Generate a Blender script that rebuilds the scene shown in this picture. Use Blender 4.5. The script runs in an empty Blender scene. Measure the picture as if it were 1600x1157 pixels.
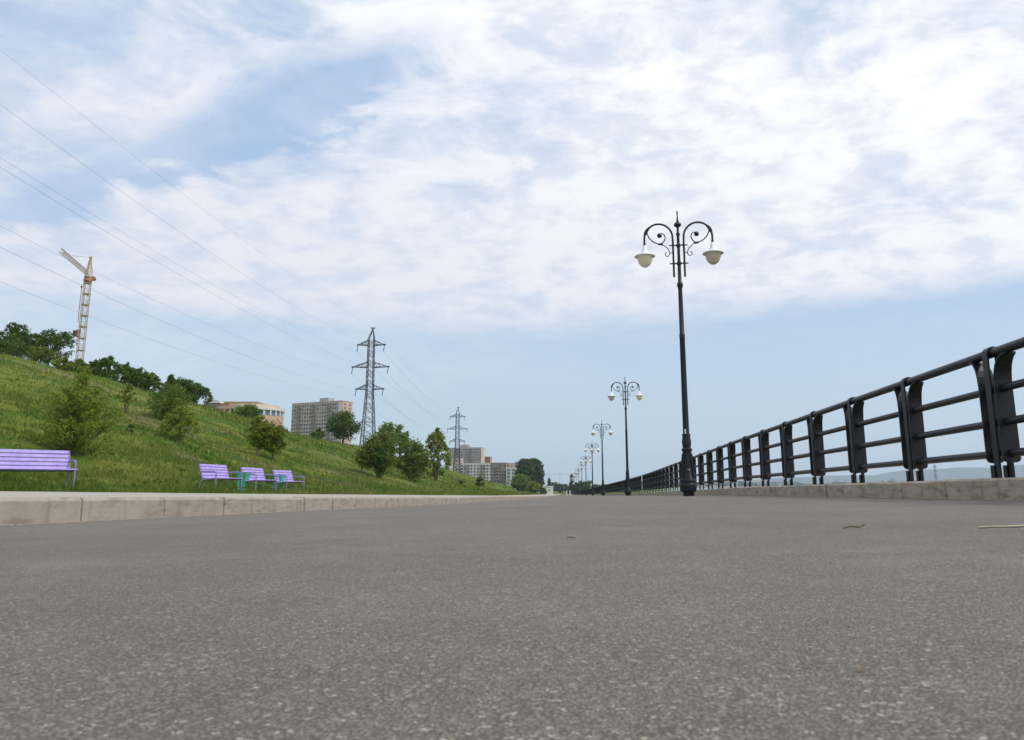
import bpy, bmesh, math, random
import numpy as np
from mathutils import Vector, Matrix
R = math.radians
random.seed(7); rng = np.random.default_rng(7)
SC = bpy.context.scene; COL = SC.collection

# ------------------------------------------------------------------ camera
F = 1200.0; PP = 533.0; HOR = 757.0                # lens in pixels of the 1600 wide photo
TH = math.atan((HOR-PP)/F)
cam = bpy.data.cameras.new('camera'); cam.sensor_width = 23.6; cam.lens = F/1600*23.6
cam.shift_y = -(1157/2-PP)/1600; cam.clip_start = 0.05; cam.clip_end = 30000
cam.dof.use_dof = True; cam.dof.focus_distance = 9.0; cam.dof.aperture_fstop = 14.0
co = bpy.data.objects.new('camera', cam); COL.objects.link(co)
co.location = (0, 0, 0); co.rotation_euler = (R(90)+TH, 0, 0); SC.camera = co

# ------------------------------------------------------------------ sky, sun, exposure
SUN_EL, SUN_AZ = 52, 118                           # azimuth clockwise from +Y (the view direction)
w = bpy.data.worlds.new('World'); SC.world = w; w.use_nodes = True
NT = w.node_tree; NT.nodes.clear()
def N(t, nt, **k):
    n = nt.nodes.new(t)
    for a, v in k.items():
        if a.startswith('i_'):
            n.inputs[int(a[2:])].default_value = v
        else: setattr(n, a, v)
    return n
def mth(nt, op, a, b=None, c=None):
    n = nt.nodes.new('ShaderNodeMath'); n.operation = op
    for i, v in enumerate((a, b, c)):
        if v is None: continue
        if isinstance(v, (int, float)): n.inputs[i].default_value = v
        else: nt.links.new(v, n.inputs[i])
    return n.outputs[0]
def mixc(nt, f, a, b, mode='MIX'):
    n = nt.nodes.new('ShaderNodeMix'); n.data_type = 'RGBA'; n.blend_type = mode
    for i, v in ((0, f), (6, a), (7, b)):
        if isinstance(v, (int, float)): n.inputs[i].default_value = v
        elif isinstance(v, tuple): n.inputs[i].default_value = (*v[:3], 1)
        else: nt.links.new(v, n.inputs[i])
    return n.outputs[2]
def noise(nt, vec, scale, detail=4, rough=.55, dist=0):
    n = N('ShaderNodeTexNoise', nt); n.inputs['Scale'].default_value = scale
    n.inputs['Detail'].default_value = detail; n.inputs['Roughness'].default_value = rough
    n.inputs['Distortion'].default_value = dist
    if vec is not None: nt.links.new(vec, n.inputs['Vector'])
    return n.outputs['Fac']
def ramp(nt, f, lo, hi, a=0., b=1.):
    n = N('ShaderNodeMapRange', nt, interpolation_type='SMOOTHSTEP')
    nt.links.new(f, n.inputs[0])
    for i, v in enumerate((lo, hi, a, b)): n.inputs[i+1].default_value = v
    return n.outputs[0]
def build_world(nt):
    sky = N('ShaderNodeTexSky', nt, sky_type='NISHITA', sun_disc=False)
    sky.sun_elevation = R(SUN_EL); sky.sun_rotation = R(SUN_AZ)
    sky.air_density = 1.0; sky.dust_density = 1.5; sky.ozone_density = 1.5
    tc = N('ShaderNodeTexCoord', nt); sp = N('ShaderNodeSeparateXYZ', nt); nt.links.new(tc.outputs['Generated'], sp.inputs[0])
    x, y, z = sp.outputs
    zz = mth(nt, 'MAXIMUM', z, .02)
    px = mth(nt, 'DIVIDE', x, zz); py = mth(nt, 'DIVIDE', y, zz)
    cb = N('ShaderNodeCombineXYZ', nt); nt.links.new(px, cb.inputs[0]); nt.links.new(py, cb.inputs[1])
    P = cb.outputs[0]
    zs = mth(nt, 'ADD', zz, .30); cb2 = N('ShaderNodeCombineXYZ', nt); nt.links.new(mth(nt, 'DIVIDE', x, zs), cb2.inputs[0]); nt.links.new(mth(nt, 'DIVIDE', y, zs), cb2.inputs[1]); nt.links.new(mth(nt, 'MULTIPLY', z, 1.6), cb2.inputs[2])
    mp = N('ShaderNodeMapping', nt); nt.links.new(cb2.outputs[0], mp.inputs[0]); mp.inputs['Rotation'].default_value = (0, 0, R(-28)); mp.inputs['Scale'].default_value = (1.5, 2.1, 1.6)
    Q = mp.outputs[0]
    n1 = noise(nt, Q, 1.15, 8, .58, .35); n2 = noise(nt, Q, 3.4, 8, .62, .5); n3 = noise(nt, cb2.outputs[0], 11, 6, .6, .2)
    base = mth(nt, 'ADD', mth(nt, 'MULTIPLY', n1, .55), mth(nt, 'MULTIPLY', n2, .45))
    # edge of the cloud sheet, far out over the river
    edge = mth(nt, 'ADD', py, mth(nt, 'MULTIPLY', mth(nt, 'MULTIPLY', px, px), .16)); edge = mth(nt, 'ADD', edge, mth(nt, 'MULTIPLY', px, .12))
    inside = ramp(nt, mth(nt, 'ADD', edge, mth(nt, 'MULTIPLY', n1, 1.5)), 4.9, 6.5, 1, 0)
    # blue lane in the upper left
    q = mth(nt, 'SUBTRACT', mth(nt, 'ADD', py, mth(nt, 'MULTIPLY', px, .62)), 1.58)
    q = mth(nt, 'ADD', q, mth(nt, 'MULTIPLY', mth(nt, 'SUBTRACT', n2, .5), .5))
    lane = mth(nt, 'MULTIPLY', ramp(nt, mth(nt, 'ABSOLUTE', q), .0, .24, 1, 0), ramp(nt, px, -.45, -.05, 1, 0))
    lane2 = mth(nt, 'MULTIPLY', ramp(nt, px, -.55, .35, 1, 0), ramp(nt, py, 1.2, 3.6, 1, 0))
    bias = mth(nt, 'SUBTRACT', .285, mth(nt, 'MULTIPLY', lane, .18)); bias = mth(nt, 'SUBTRACT', bias, mth(nt, 'MULTIPLY', lane2, .16))
    dens = mth(nt, 'ADD', base, bias)
    cov = ramp(nt, dens, .40, .80)
    veil = mth(nt, 'MULTIPLY', ramp(nt, n1, .3, .7, .25, .6), ramp(nt, py, 5.0, 9.5, 1, 0))
    cov = mth(nt, 'MAXIMUM', mth(nt, 'MULTIPLY', cov, inside), mth(nt, 'MULTIPLY', veil, ramp(nt, px, -2.5, 2.5, 1, .25)))
    cov = mth(nt, 'MULTIPLY', cov, .96)
    lit = ramp(nt, mth(nt, 'ADD', mth(nt, 'MULTIPLY', n3, .6), mth(nt, 'MULTIPLY', n2, .4)), .40, .58)
    up = ramp(nt, mth(nt, 'ADD', z, mth(nt, 'MULTIPLY', x, .30)), .12, .62)
    ccol = mixc(nt, lit, CLD_LO, CLD_MID); ccol = mixc(nt, mth(nt, 'MULTIPLY', up, mth(nt, 'ADD', .35, mth(nt, 'MULTIPLY', lit, .65))), ccol, CLD_HI)
    hz = ramp(nt, z, .0, .36, .88, .05)                # pale air low over the river
    b1 = N('ShaderNodeBackground', nt); nt.links.new(sky.outputs[0], b1.inputs[0]); b1.inputs[1].default_value = SKY_STR
    b2 = N('ShaderNodeBackground', nt); nt.links.new(ccol, b2.inputs[0]); b2.inputs[1].default_value = 1
    b3 = N('ShaderNodeBackground', nt); b3.inputs[0].default_value = (*HZ_COL, 1); b3.inputs[1].default_value = 1
    b4 = N('ShaderNodeBackground', nt); b4.inputs[0].default_value = (*BLUE, 1); ma = N('ShaderNodeMixShader', nt); nt.links.new(ramp(nt, z, .05, .45, .15, .75), ma.inputs[0])
    nt.links.new(b1.outputs[0], ma.inputs[1]); nt.links.new(b4.outputs[0], ma.inputs[2])
    m0 = N('ShaderNodeMixShader', nt); nt.links.new(hz, m0.inputs[0]); nt.links.new(ma.outputs[0], m0.inputs[1]); nt.links.new(b3.outputs[0], m0.inputs[2])
    m = N('ShaderNodeMixShader', nt); nt.links.new(cov, m.inputs[0]); nt.links.new(m0.outputs[0], m.inputs[1]); nt.links.new(b2.outputs[0], m.inputs[2])
    o = N('ShaderNodeOutputWorld', nt); nt.links.new(m.outputs[0], o.inputs[0])
SKY_STR = 0.145
CLD_LO = (.58, .63, .73); CLD_MID = (.70, .71, .765); CLD_HI = (.90, .89, .90); BLUE = (.25, .42, .68); HZ_COL = (.45, .555, .655)
build_world(NT)
sl = bpy.data.lights.new('sun', 'SUN'); sl.energy = 2.0; sl.angle = R(6); sl.color = (1, .955, .89)
so = bpy.data.objects.new('sun', sl); COL.objects.link(so)
sd = Vector((math.sin(R(SUN_AZ))*math.cos(R(SUN_EL)), math.cos(R(SUN_AZ))*math.cos(R(SUN_EL)), math.sin(R(SUN_EL))))
so.rotation_euler = sd.to_track_quat('Z', 'Y').to_euler()
SC.view_settings.view_transform = 'Standard'; SC.view_settings.look = 'None'; SC.view_settings.exposure = 0.28; SC.view_settings.gamma = 1
SC.cycles.max_bounces = 5; SC.cycles.volume_bounces = 1; SC.cycles.transparent_max_bounces = 4

# ------------------------------------------------------------------ helpers
def ab(x, y):                                       # photo pixel -> (sideways, up) per metre forward
    up = (PP-y)*math.cos(TH)+F*math.sin(TH); fw = F*math.cos(TH)-(PP-y)*math.sin(TH)
    return (x-800)/fw, up/fw
def tag(o, label=None, cat=None, group=None, kind=None):
    if label: o['label'] = label
    if cat: o['category'] = cat
    if group: o['group'] = group
    if kind: o['kind'] = kind
    return o
class MB:
    def __init__(s): s.v = []; s.f = []
    def quad(s, a, b, c, d):
        n = len(s.v); s.v += [tuple(a), tuple(b), tuple(c), tuple(d)]; s.f.append((n, n+1, n+2, n+3))
    def box(s, c, d, M=None):
        n = len(s.v); c = Vector(c)
        for i in (-1, 1):
            for j in (-1, 1):
                for k in (-1, 1):
                    p = Vector((i*d[0]/2, j*d[1]/2, k*d[2]/2))
                    if M: p = M @ p
                    s.v.append(tuple(p+c))
        for q in ((0, 1, 3, 2), (4, 6, 7, 5), (0, 4, 5, 1), (2, 3, 7, 6), (0, 2, 6, 4), (1, 5, 7, 3)): s.f.append(tuple(n+i for i in q))
    def bar(s, a, b, wd, ht=None):
        a = Vector(a); b = Vector(b); d = b-a
        if d.length < 1e-6: return
        s.box((a+b)/2, (wd, ht or wd, d.length), d.to_track_quat('Z', 'Y').to_matrix())
    def tube(s, pts, r, n=8, cap=True):
        pts = [Vector(p) for p in pts]; m = len(pts); rs = r if isinstance(r, (list, tuple)) else [r]*m
        st = len(s.v); ref = None
        for i, p in enumerate(pts):
            d = (pts[min(i+1, m-1)]-pts[max(i-1, 0)]).normalized()
            if ref is None:
                ref = Vector((0, 0, 1)) if abs(d.z) < .9 else Vector((1, 0, 0))
                ref = (ref-d*ref.dot(d)).normalized()
            else:
                ref = (ref-d*ref.dot(d)).normalized()
            u = ref; v = d.cross(u)
            for k in range(n):
                a = 2*math.pi*k/n; s.v.append(tuple(p+(u*math.cos(a)+v*math.sin(a))*rs[i]))
        for i in range(m-1):
            for k in range(n):
                s.f.append((st+i*n+k, st+i*n+(k+1) % n, st+(i+1)*n+(k+1) % n, st+(i+1)*n+k))
        if cap: s.f.append(tuple(st+k for k in range(n))[::-1]); s.f.append(tuple(st+(m-1)*n+k for k in range(n)))
    def lathe(s, prof, c=(0, 0, 0), n=20):
        st = len(s.v); c = Vector(c)
        for r, z in prof:
            for k in range(n):
                a = 2*math.pi*k/n; s.v.append((c.x+r*math.cos(a), c.y+r*math.sin(a), c.z+z))
        for i in range(len(prof)-1):
            for k in range(n):
                s.f.append((st+i*n+k, st+i*n+(k+1) % n, st+(i+1)*n+(k+1) % n, st+(i+1)*n+k))
        s.f.append(tuple(st+k for k in range(n))[::-1]); s.f.append(tuple(st+(len(prof)-1)*n+k for k in range(n)))
    def prism(s, poly, y0, y1, ax=1):               # polygon (a,b) in the plane normal to axis ax
        st = len(s.v); m = len(poly)
        for t in (y0, y1):
            for a, b in poly: s.v.append((a, t, b) if ax == 1 else (t, a, b) if ax == 0 else (a, b, t))
        s.f.append(tuple(range(st, st+m))); s.f.append(tuple(range(st+2*m-1, st+m-1, -1)))
        for i in range(m): s.f.append((st+i, st+m+i, st+m+(i+1) % m, st+(i+1) % m))
    def build(s, name, mat, parent=None, smooth=False, loc=None, bevel=0):
        me = bpy.data.meshes.new(name); me.from_pydata(s.v, [], s.f); me.update()
        bm = bmesh.new(); bm.from_mesh(me); bmesh.ops.recalc_face_normals(bm, faces=bm.faces)
        if bevel: bmesh.ops.bevel(bm, geom=list(bm.edges), offset=bevel, segments=1, affect='EDGES')
        bm.to_mesh(me); bm.free()
        me.materials.append(mat)
        if smooth:
            for p in me.polygons: p.use_smooth = True
            try: me.set_sharp_from_angle(angle=R(38))
            except Exception: pass
        o = bpy.data.objects.new(name, me); COL.objects.link(o)
        if parent: o.parent = parent
        if loc: o.location = loc
        return o
def npmesh(name, V, Fc, mat, parent=None, smooth=False, attr=None):   # V (n,3), Fc (m,k)
    me = bpy.data.meshes.new(name); k = Fc.shape[1]
    me.vertices.add(len(V)); me.vertices.foreach_set('co', V.astype(np.float32).ravel())
    me.loops.add(Fc.size); me.loops.foreach_set('vertex_index', Fc.astype(np.int32).ravel())
    me.polygons.add(len(Fc)); me.polygons.foreach_set('loop_start', (np.arange(len(Fc))*k).astype(np.int32))
    me.polygons.foreach_set('loop_total', np.full(len(Fc), k, np.int32))
    if smooth: me.polygons.foreach_set('use_smooth', np.ones(len(Fc), bool))
    if attr is not None:
        at = me.attributes.new('tint', 'FLOAT', 'POINT'); at.data.foreach_set('value', attr.astype(np.float32))
    me.update(calc_edges=True); me.validate(); me.materials.append(mat)
    o = bpy.data.objects.new(name, me); COL.objects.link(o)
    if parent: o.parent = parent
    return o
def empty(name, loc=(0, 0, 0), rz=0):
    o = bpy.data.objects.new(name, None); o.empty_display_size = .3; COL.objects.link(o); o.location = loc; o.rotation_euler = (0, 0, rz); return o
def copy_tree(o, parent=None):
    kids = list(o.children); c = o.copy(); COL.objects.link(c); c.parent = parent
    for ch in kids: copy_tree(ch, c)
    return c

# ------------------------------------------------------------------ materials
def mat(name, col, rough=.7, metal=0, spec=.5, bump=None, var=None, scale=5, coord='Object', detail=5, sub=0):
    m = bpy.data.materials.new(name); m.use_nodes = True; nt = m.node_tree; b = nt.nodes['Principled BSDF']
    b.inputs['Roughness'].default_value = rough; b.inputs['Metallic'].default_value = metal; b.inputs['Specular IOR Level'].default_value = spec
    tc = N('ShaderNodeTexCoord', nt); v = tc.outputs[coord]
    if var:
        f = ramp(nt, noise(nt, v, scale, detail, .6), .3, .7); c = mixc(nt, f, col, var); nt.links.new(c, b.inputs['Base Color'])
    else: b.inputs['Base Color'].default_value = (*col, 1)
    if bump:
        bp = N('ShaderNodeBump', nt); bp.inputs['Strength'].default_value = bump[0]; bp.inputs['Distance'].default_value = bump[2] if len(bump) > 2 else .01
        nt.links.new(noise(nt, v, bump[1], 5, .6), bp.inputs['Height']); nt.links.new(bp.outputs[0], b.inputs['Normal'])
    return m
def m_asphalt():
    m = bpy.data.materials.new('asphalt'); m.use_nodes = True; nt = m.node_tree; b = nt.nodes['Principled BSDF']
    tc = N('ShaderNodeTexCoord', nt); v = tc.outputs['Object']
    def vor(s, feat='F1'):
        n = N('ShaderNodeTexVoronoi', nt, feature=feat); nt.links.new(v, n.inputs['Vector']); n.inputs['Scale'].default_value = s; return n
    v1 = vor(460); v2 = vor(290)
    wn = N('ShaderNodeSeparateColor', nt); nt.links.new(v1.outputs['Color'], wn.inputs[0])
    wn2 = N('ShaderNodeSeparateColor', nt); nt.links.new(v2.outputs['Color'], wn2.inputs[0])
    stone = mixc(nt, ramp(nt, wn.outputs[0], .1, 1.0), (.090, .087, .081), (.158, .151, .139))
    stone = mixc(nt, ramp(nt, wn2.outputs[1], .80, .9, 0, .5), stone, (.215, .185, .155))
    stone = mixc(nt, ramp(nt, wn2.outputs[2], .90, .97, 0, .8), stone, (.30, .285, .26))
    tar = ramp(nt, v1.outputs['Distance'], .35, .62)
    c = mixc(nt, mth(nt, 'MULTIPLY', tar, .8), stone, (.05, .049, .048))
    big = ramp(nt, noise(nt, v, .8, 6, .6, .4), .3, .7, .92, 1.09); mid = ramp(nt, noise(nt, v, 9, 5, .65), .3, .7, .95, 1.05)
    mul = mth(nt, 'MULTIPLY', big, mid)
    # dust: paler towards the kerbs and in patches
    d = ramp(nt, noise(nt, v, 2.3, 7, .7), .48, .75, 0, .12)
    c = mixc(nt, d, c, (.24, .23, .215))
    c = mixc(nt, 1.0, c, (1.0, .968, .915), 'MULTIPLY'); hs = N('ShaderNodeVectorMath', nt, operation='SCALE'); nt.links.new(c, hs.inputs[0]); nt.links.new(mth(nt, 'MULTIPLY', mul, ASPH), hs.inputs['Scale'])
    nt.links.new(hs.outputs[0], b.inputs['Base Color'])
    b.inputs['Roughness'].default_value = .88; b.inputs['Specular IOR Level'].default_value = .3
    bp = N('ShaderNodeBump', nt); bp.inputs['Strength'].default_value = .55; bp.inputs['Distance'].default_value = .0022
    h = mth(nt, 'SUBTRACT', mth(nt, 'MULTIPLY', noise(nt, v, 60, 4, .6), .8), v1.outputs['Distance'])
    nt.links.new(h, bp.inputs['Height']); nt.links.new(bp.outputs[0], b.inputs['Normal'])
    return m
ASPH = 1.5
def m_concrete(name, a, b_, stain, streak=.5):
    m = bpy.data.materials.new(name); m.use_nodes = True; nt = m.node_tree; b = nt.nodes['Principled BSDF']
    tc = N('ShaderNodeTexCoord', nt); v = tc.outputs['Object']
    mp = N('ShaderNodeMapping', nt); nt.links.new(v, mp.inputs[0]); mp.inputs['Scale'].default_value = (1.6, 1.6, 7)
    mv = N('ShaderNodeMapping', nt); nt.links.new(v, mv.inputs[0]); mv.inputs['Scale'].default_value = (9, 9, .9)
    c = mixc(nt, ramp(nt, noise(nt, v, 3, 7, .65), .3, .7), a, b_)
    c = mixc(nt, ramp(nt, noise(nt, mp.outputs[0], 3, 5, .6), .45, .7, 0, streak), c, stain)
    c = mixc(nt, ramp(nt, noise(nt, mv.outputs[0], 1.5, 5, .65), .52, .72, 0, streak), c, stain)
    c = mixc(nt, ramp(nt, noise(nt, v, 90, 3, .6), .66, .72, 0, .7), c, tuple(q*.35 for q in a))
    nt.links.new(c, b.inputs['Base Color']); b.inputs['Roughness'].default_value = .9; b.inputs['Specular IOR Level'].default_value = .25
    bp = N('ShaderNodeBump', nt); bp.inputs['Strength'].default_value = .6; bp.inputs['Distance'].default_value = .004
    nt.links.new(noise(nt, v, 60, 6, .7), bp.inputs['Height']); nt.links.new(bp.outputs[0], b.inputs['Normal'])
    return m
def m_ground():
    m = bpy.data.materials.new('meadow'); m.use_nodes = True; nt = m.node_tree; b = nt.nodes['Principled BSDF']
    tc = N('ShaderNodeTexCoord', nt); v = tc.outputs['Object']
    c = mixc(nt, ramp(nt, noise(nt, v, .13, 8, .68, .8), .42, .58), (.060, .118, .012), (.140, .165, .026))
    c = mixc(nt, ramp(nt, noise(nt, v, .06, 8, .72, 1.0), .54, .62, 0, .6), c, (.19, .155, .095))
    c = mixc(nt, ramp(nt, noise(nt, v, .5, 7, .7), .55, .75, 0, .6), c, (.03, .06, .012))
    c = mixc(nt, ramp(nt, noise(nt, v, 2.6, 6, .75), .55, .75, 0, .5), c, (.16, .17, .05))
    nt.links.new(c, b.inputs['Base Color']); b.inputs['Roughness'].default_value = 1; b.inputs['Specular IOR Level'].default_value = .1
    bp = N('ShaderNodeBump', nt); bp.inputs['Strength'].default_value = .8; bp.inputs['Distance'].default_value = .12
    nt.links.new(noise(nt, v, 3.2, 8, .75), bp.inputs['Height']); nt.links.new(bp.outputs[0], b.inputs['Normal'])
    return m
def m_leaf(name, a, b_, c_, sc=1.2, attr='tint'):
    m = bpy.data.materials.new(name); m.use_nodes = True; nt = m.node_tree; b = nt.nodes['Principled BSDF']
    tc = N('ShaderNodeTexCoord', nt); at = N('ShaderNodeAttribute', nt); at.attribute_name = attr
    c = mixc(nt, at.outputs['Fac'], a, b_)
    c = mixc(nt, ramp(nt, noise(nt, tc.outputs['Object'], sc, 4, .6), .45, .7, 0, .8), c, c_)
    oi = N('ShaderNodeObjectInfo', nt); hs = N('ShaderNodeHueSaturation', nt)
    nt.links.new(mth(nt, 'ADD', .488, mth(nt, 'MULTIPLY', oi.outputs['Random'], .024)), hs.inputs['Hue'])
    nt.links.new(mth(nt, 'ADD', .88, mth(nt, 'MULTIPLY', oi.outputs['Random'], .24)), hs.inputs['Value'])
    nt.links.new(c, hs.inputs['Color']); c = hs.outputs[0]
    nt.links.new(c, b.inputs['Base Color']); b.inputs['Roughness'].default_value = .6; b.inputs['Specular IOR Level'].default_value = .25
    tr = N('ShaderNodeBsdfTranslucent', nt); nt.links.new(c, tr.inputs[0])
    mx = N('ShaderNodeMixShader', nt); mx.inputs[0].default_value = .32
    o = nt.nodes['Material Output']; nt.links.new(b.outputs[0], mx.inputs[1]); nt.links.new(tr.outputs[0], mx.inputs[2]); nt.links.new(mx.outputs[0], o.inputs[0])
    return m
def m_grass():
    m = m_leaf('grass_blades', (.088, .132, .012), (.200, .222, .034), (.225, .195, .055), .22); nt = m.node_tree
    hs = [n for n in nt.nodes if n.type == 'HUE_SAT'][0]; src = hs.inputs['Color'].links[0].from_socket; v = nt.nodes['Texture Coordinate'].outputs['Object']
    c = mixc(nt, ramp(nt, noise(nt, v, .13, 8, .68, .8), .42, .58, .75, 0), src, (.055, .118, .010))
    c = mixc(nt, ramp(nt, noise(nt, v, .06, 8, .72, 1.0), .54, .62, 0, .6), c, (.21, .170, .09))
    nt.links.new(c, hs.inputs['Color']); return m
M = {}
M['asphalt'] = m_asphalt()
M['kerb'] = m_concrete('kerb_stone', (.315, .275, .23), (.39, .35, .30), (.21, .18, .15), .7)
M['parapet'] = m_concrete('parapet_concrete', (.42, .345, .255), (.52, .44, .345), (.20, .165, .12), .7)
M['paving'] = m_concrete('paving', (.34, .31, .27), (.42, .39, .345), (.27, .24, .20), .4)
M['ground'] = m_ground()
M['iron'] = mat('painted_iron', (.009, .010, .014), .45, 0, .35, bump=(.25, 60, .002), var=(.016, .018, .023), scale=14)
M['rail'] = mat('worn_black_paint', (.007, .008, .012), .42, 0, .32, bump=(.3, 40, .002), var=(.018, .018, .021), scale=9)
M['shade'] = mat('white_enamel', (.80, .80, .80), .45, var=(.70, .70, .70), scale=8)
M['globe'] = m_leaf('opal_glass', (.93, .86, .70), (.93, .86, .70), (.88, .81, .65), 4)
M['sticker'] = mat('paper_sticker', (.55, .55, .52), .8)
M['slat'] = mat('lilac_painted_wood', (.35, .27, .66), .65, var=(.44, .36, .74), scale=7, bump=(.2, 30, .003))
M['tube'] = mat('dull_purple_steel', (.18, .15, .40), .5, var=(.25, .21, .47), scale=9)
M['bin'] = mat('green_painted_steel', (.06, .38, .22), .5, var=(.10, .46, .29), scale=6)
M['bark'] = mat('bark', (.10, .075, .05), .95, var=(.17, .13, .09), scale=12, bump=(.6, 25, .01))
M['lf_dark'] = m_leaf('dark_foliage', (.042, .098, .011), (.105, .175, .022), (.062, .098, .015))
M['lf_mid'] = m_leaf('mid_foliage', (.075, .142, .014), (.165, .230, .030), (.100, .140, .020))
M['lf_light'] = m_leaf('light_foliage', (.115, .172, .014), (.235, .275, .028), (.160, .180, .022))
M['lf_warm'] = m_leaf('rusty_foliage', (.050, .110, .012), (.120, .175, .022), (.17, .140, .022), .5)
M['lf_far'] = m_leaf('far_foliage', (.040, .085, .022), (.085, .135, .040), (.05, .09, .03), .3)
M['lf_blue'] = m_leaf('blue_spruce_needles', (.03, .055, .035), (.06, .09, .06), (.04, .06, .045), .6)
M['grass'] = m_grass()
M['pylon'] = mat('dark_galvanised_steel', (.022, .025, .032), .6, 0, .4)
M['wire'] = mat('cable', (.20, .20, .22), .6)
M['insul'] = mat('insulator_glass', (.12, .14, .14), .3)
M['crane'] = mat('faded_yellow_steel', (.42, .32, .19), .6, var=(.34, .26, .16), scale=.4)
M['crane_o'] = mat('orange_steel', (.36, .17, .07), .6)
M['cabin'] = mat('cabin_dark', (.03, .03, .035), .5)
M['water'] = mat('river_water', (.10, .13, .15), .12, 0, .5, bump=(.35, .25, .4))
M['hill'] = mat('far_hill', (.025, .05, .035), 1, var=(.045, .06, .045), scale=.002)
M['bankm'] = mat('far_bank_soil', (.12, .13, .07), 1, var=(.22, .2, .14), scale=.01)
M['yellow'] = mat('worn_yellow_paint', (.50, .42, .20), .85, var=(.20, .18, .12), scale=22)
M['stone'] = mat('pebble', (.38, .36, .33), .9, var=(.2, .19, .17), scale=20)
M['leafdry'] = mat('dry_leaf', (.20, .13, .06), .9)
def wallm(name, c, v): return mat(name, c, .9, 0, .2, var=v, scale=.25, bump=(.2, 2, .05))
M['w_panel'] = wallm('grey_panel', (.42, .34, .28), (.52, .43, .365))
M['w_pink'] = wallm('pink_render', (.46, .33, .26), (.50, .38, .31))
M['w_white'] = wallm('white_render', (.68, .66, .62), (.60, .58, .55))
M['w_cream'] = wallm('cream_render', (.60, .50, .40), (.55, .47, .38))
M['w_grey'] = wallm('grey_render', (.33, .31, .30), (.40, .375, .36))
M['w_brick'] = wallm('brick_red', (.34, .15, .09), (.40, .20, .13))
M['w_tan'] = wallm('tan_render', (.52, .42, .31), (.46, .38, .29))
M['w_ochre'] = wallm('ochre_brick', (.46, .31, .21), (.52, .37, .27)); M['w_brown'] = wallm('brown_concrete', (.22, .17, .14), (.30, .24, .20))
M['roofr'] = wallm('red_tiles', (.30, .12, .075), (.36, .16, .10))
M['roofg'] = wallm('grey_roof', (.16, .15, .15), (.20, .19, .19))
M['glass'] = mat('window_glass', (.03, .032, .038), .25, 0, .35)
M['glassb'] = mat('blue_window_glass', (.10, .17, .24), .12, 0, .7)
M['curtain'] = mat('curtained_window', (.20, .20, .20), .4, var=(.12, .12, .13), scale=1.5)
M['balc'] = wallm('balcony_panel', (.40, .36, .32), (.25, .21, .18))

M['globe'].node_tree.nodes['Mix Shader'].inputs[0].default_value = .5
# ------------------------------------------------------------------ lie of the land  (u = distance from the middle of the promenade, Y = forward)
T = -.0114
def Cl(Y):                                          # middle line of the promenade: bends after 40 m
    Y = np.asarray(Y, float); return .1*Y-.0333*4*np.logaddexp(0, (Y-42)/4)
def tilt(Y):
    Y = np.asarray(Y, float); return np.where(Y < 600, T*Y, T*600+(Y-600)*-.0008)
LY = [-20, 4.4, 8, 13.5, 20, 28, 60, 100, 200, 600]; LZ = [-.17, -.18, -.196, -.222, -.258, -.265, -.36, -.46, -.6, -.9]
RY = [-20, 5, 15, 25, 41, 66, 100, 150, 250, 600]; RZ = [-.04, -.045, -.03, -.06, -.10, -.16, -.22, -.35, -.5, -.8]
def road(u, Y):
    l = np.interp(Y, LY, LZ); r = np.interp(Y, RY, RZ); t = (np.asarray(u, float)+3.33)/6.13
    return l+(r-l)*np.clip(t, -.1, 1.2)+tilt(Y)
def edge(Y): return np.interp(Y, [-20, 13, 25, 58, 100, 200, 600], [.03, .03, -.028, -.15, -.30, -.42, -.7])+tilt(Y)
PU = [-600, -200, -80, -66, -62, -58, -52, -44, -36, -28, -20, -16, -13.5, -12, -10.5]
PZ = [15.2, 15.0, 15.0, 14.8, 14.5, 13.75, 11.9, 9.2, 6.5, 3.85, 1.5, .62, .2, .06, 0]
CRY = [-20, 126, 160, 220, 300, 443, 546, 781, 1200, 4000]; CRZ = [1, 1, .93, .93, .92, .73, .68, .42, .2, .1]
def lumps(X, Y):
    return (np.sin(X*.31+1.3*np.sin(Y*.11))*np.sin(Y*.23+1.1*np.sin(X*.17))*.5+np.sin(X*.83+Y*.37+2)*.22+np.sin(X*1.9-Y*1.3)*.1+np.sin(X*.07+Y*.05)*.6)
def terr(u, Y):
    u = np.asarray(u, float); Y = np.asarray(Y, float); X = u+Cl(Y)
    left = edge(Y)+np.interp(u, PU, PZ)*np.interp(Y, CRY, CRZ)+lumps(X, Y)*.45*np.clip((-12.5-u)/12, 0, 1)
    sh = 18+np.clip(Y-480, 0, None)*.22               # shore line: the bank swings right far off
    t = np.clip((u-3.3)/(sh-3.3), 0, 3); land = np.where(Y > 480, np.clip((Y-480)/80, 0, 1), 0)
    top = road(3, Y)
    flat = np.where(u < sh*.85, top-.25, top-.25-(u-sh*.85)/(sh*.15)*5)
    emb = np.where(u < 3.6, top-.3, top-.6-t*(9.9+tilt(Y)))
    right = np.maximum(emb*(1-land)+flat*land, -11.5)
    z = np.where(u <= -10.5, left, np.where(u < 3.3, np.minimum(road(u, Y)-.06, road(np.full_like(u, 0), Y)-.02), right))
    z = np.where((u > -10.5) & (u < 2.9), road(-3.33, Y)-.07, z)
    return z
def uY(X, Y): return X-float(Cl(Y))
def ground_at(X, Y): return float(terr(uY(X, Y), Y))
def solveY(px, u, py=700):
    b = ab(px, py)[0]; Ys = np.linspace(3, 2500, 60000); g = Cl(Ys)+u-b*Ys
    i = np.where(np.sign(g[1:]) != np.sign(g[:-1]))[0]; return float(Ys[i[0]])
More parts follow.
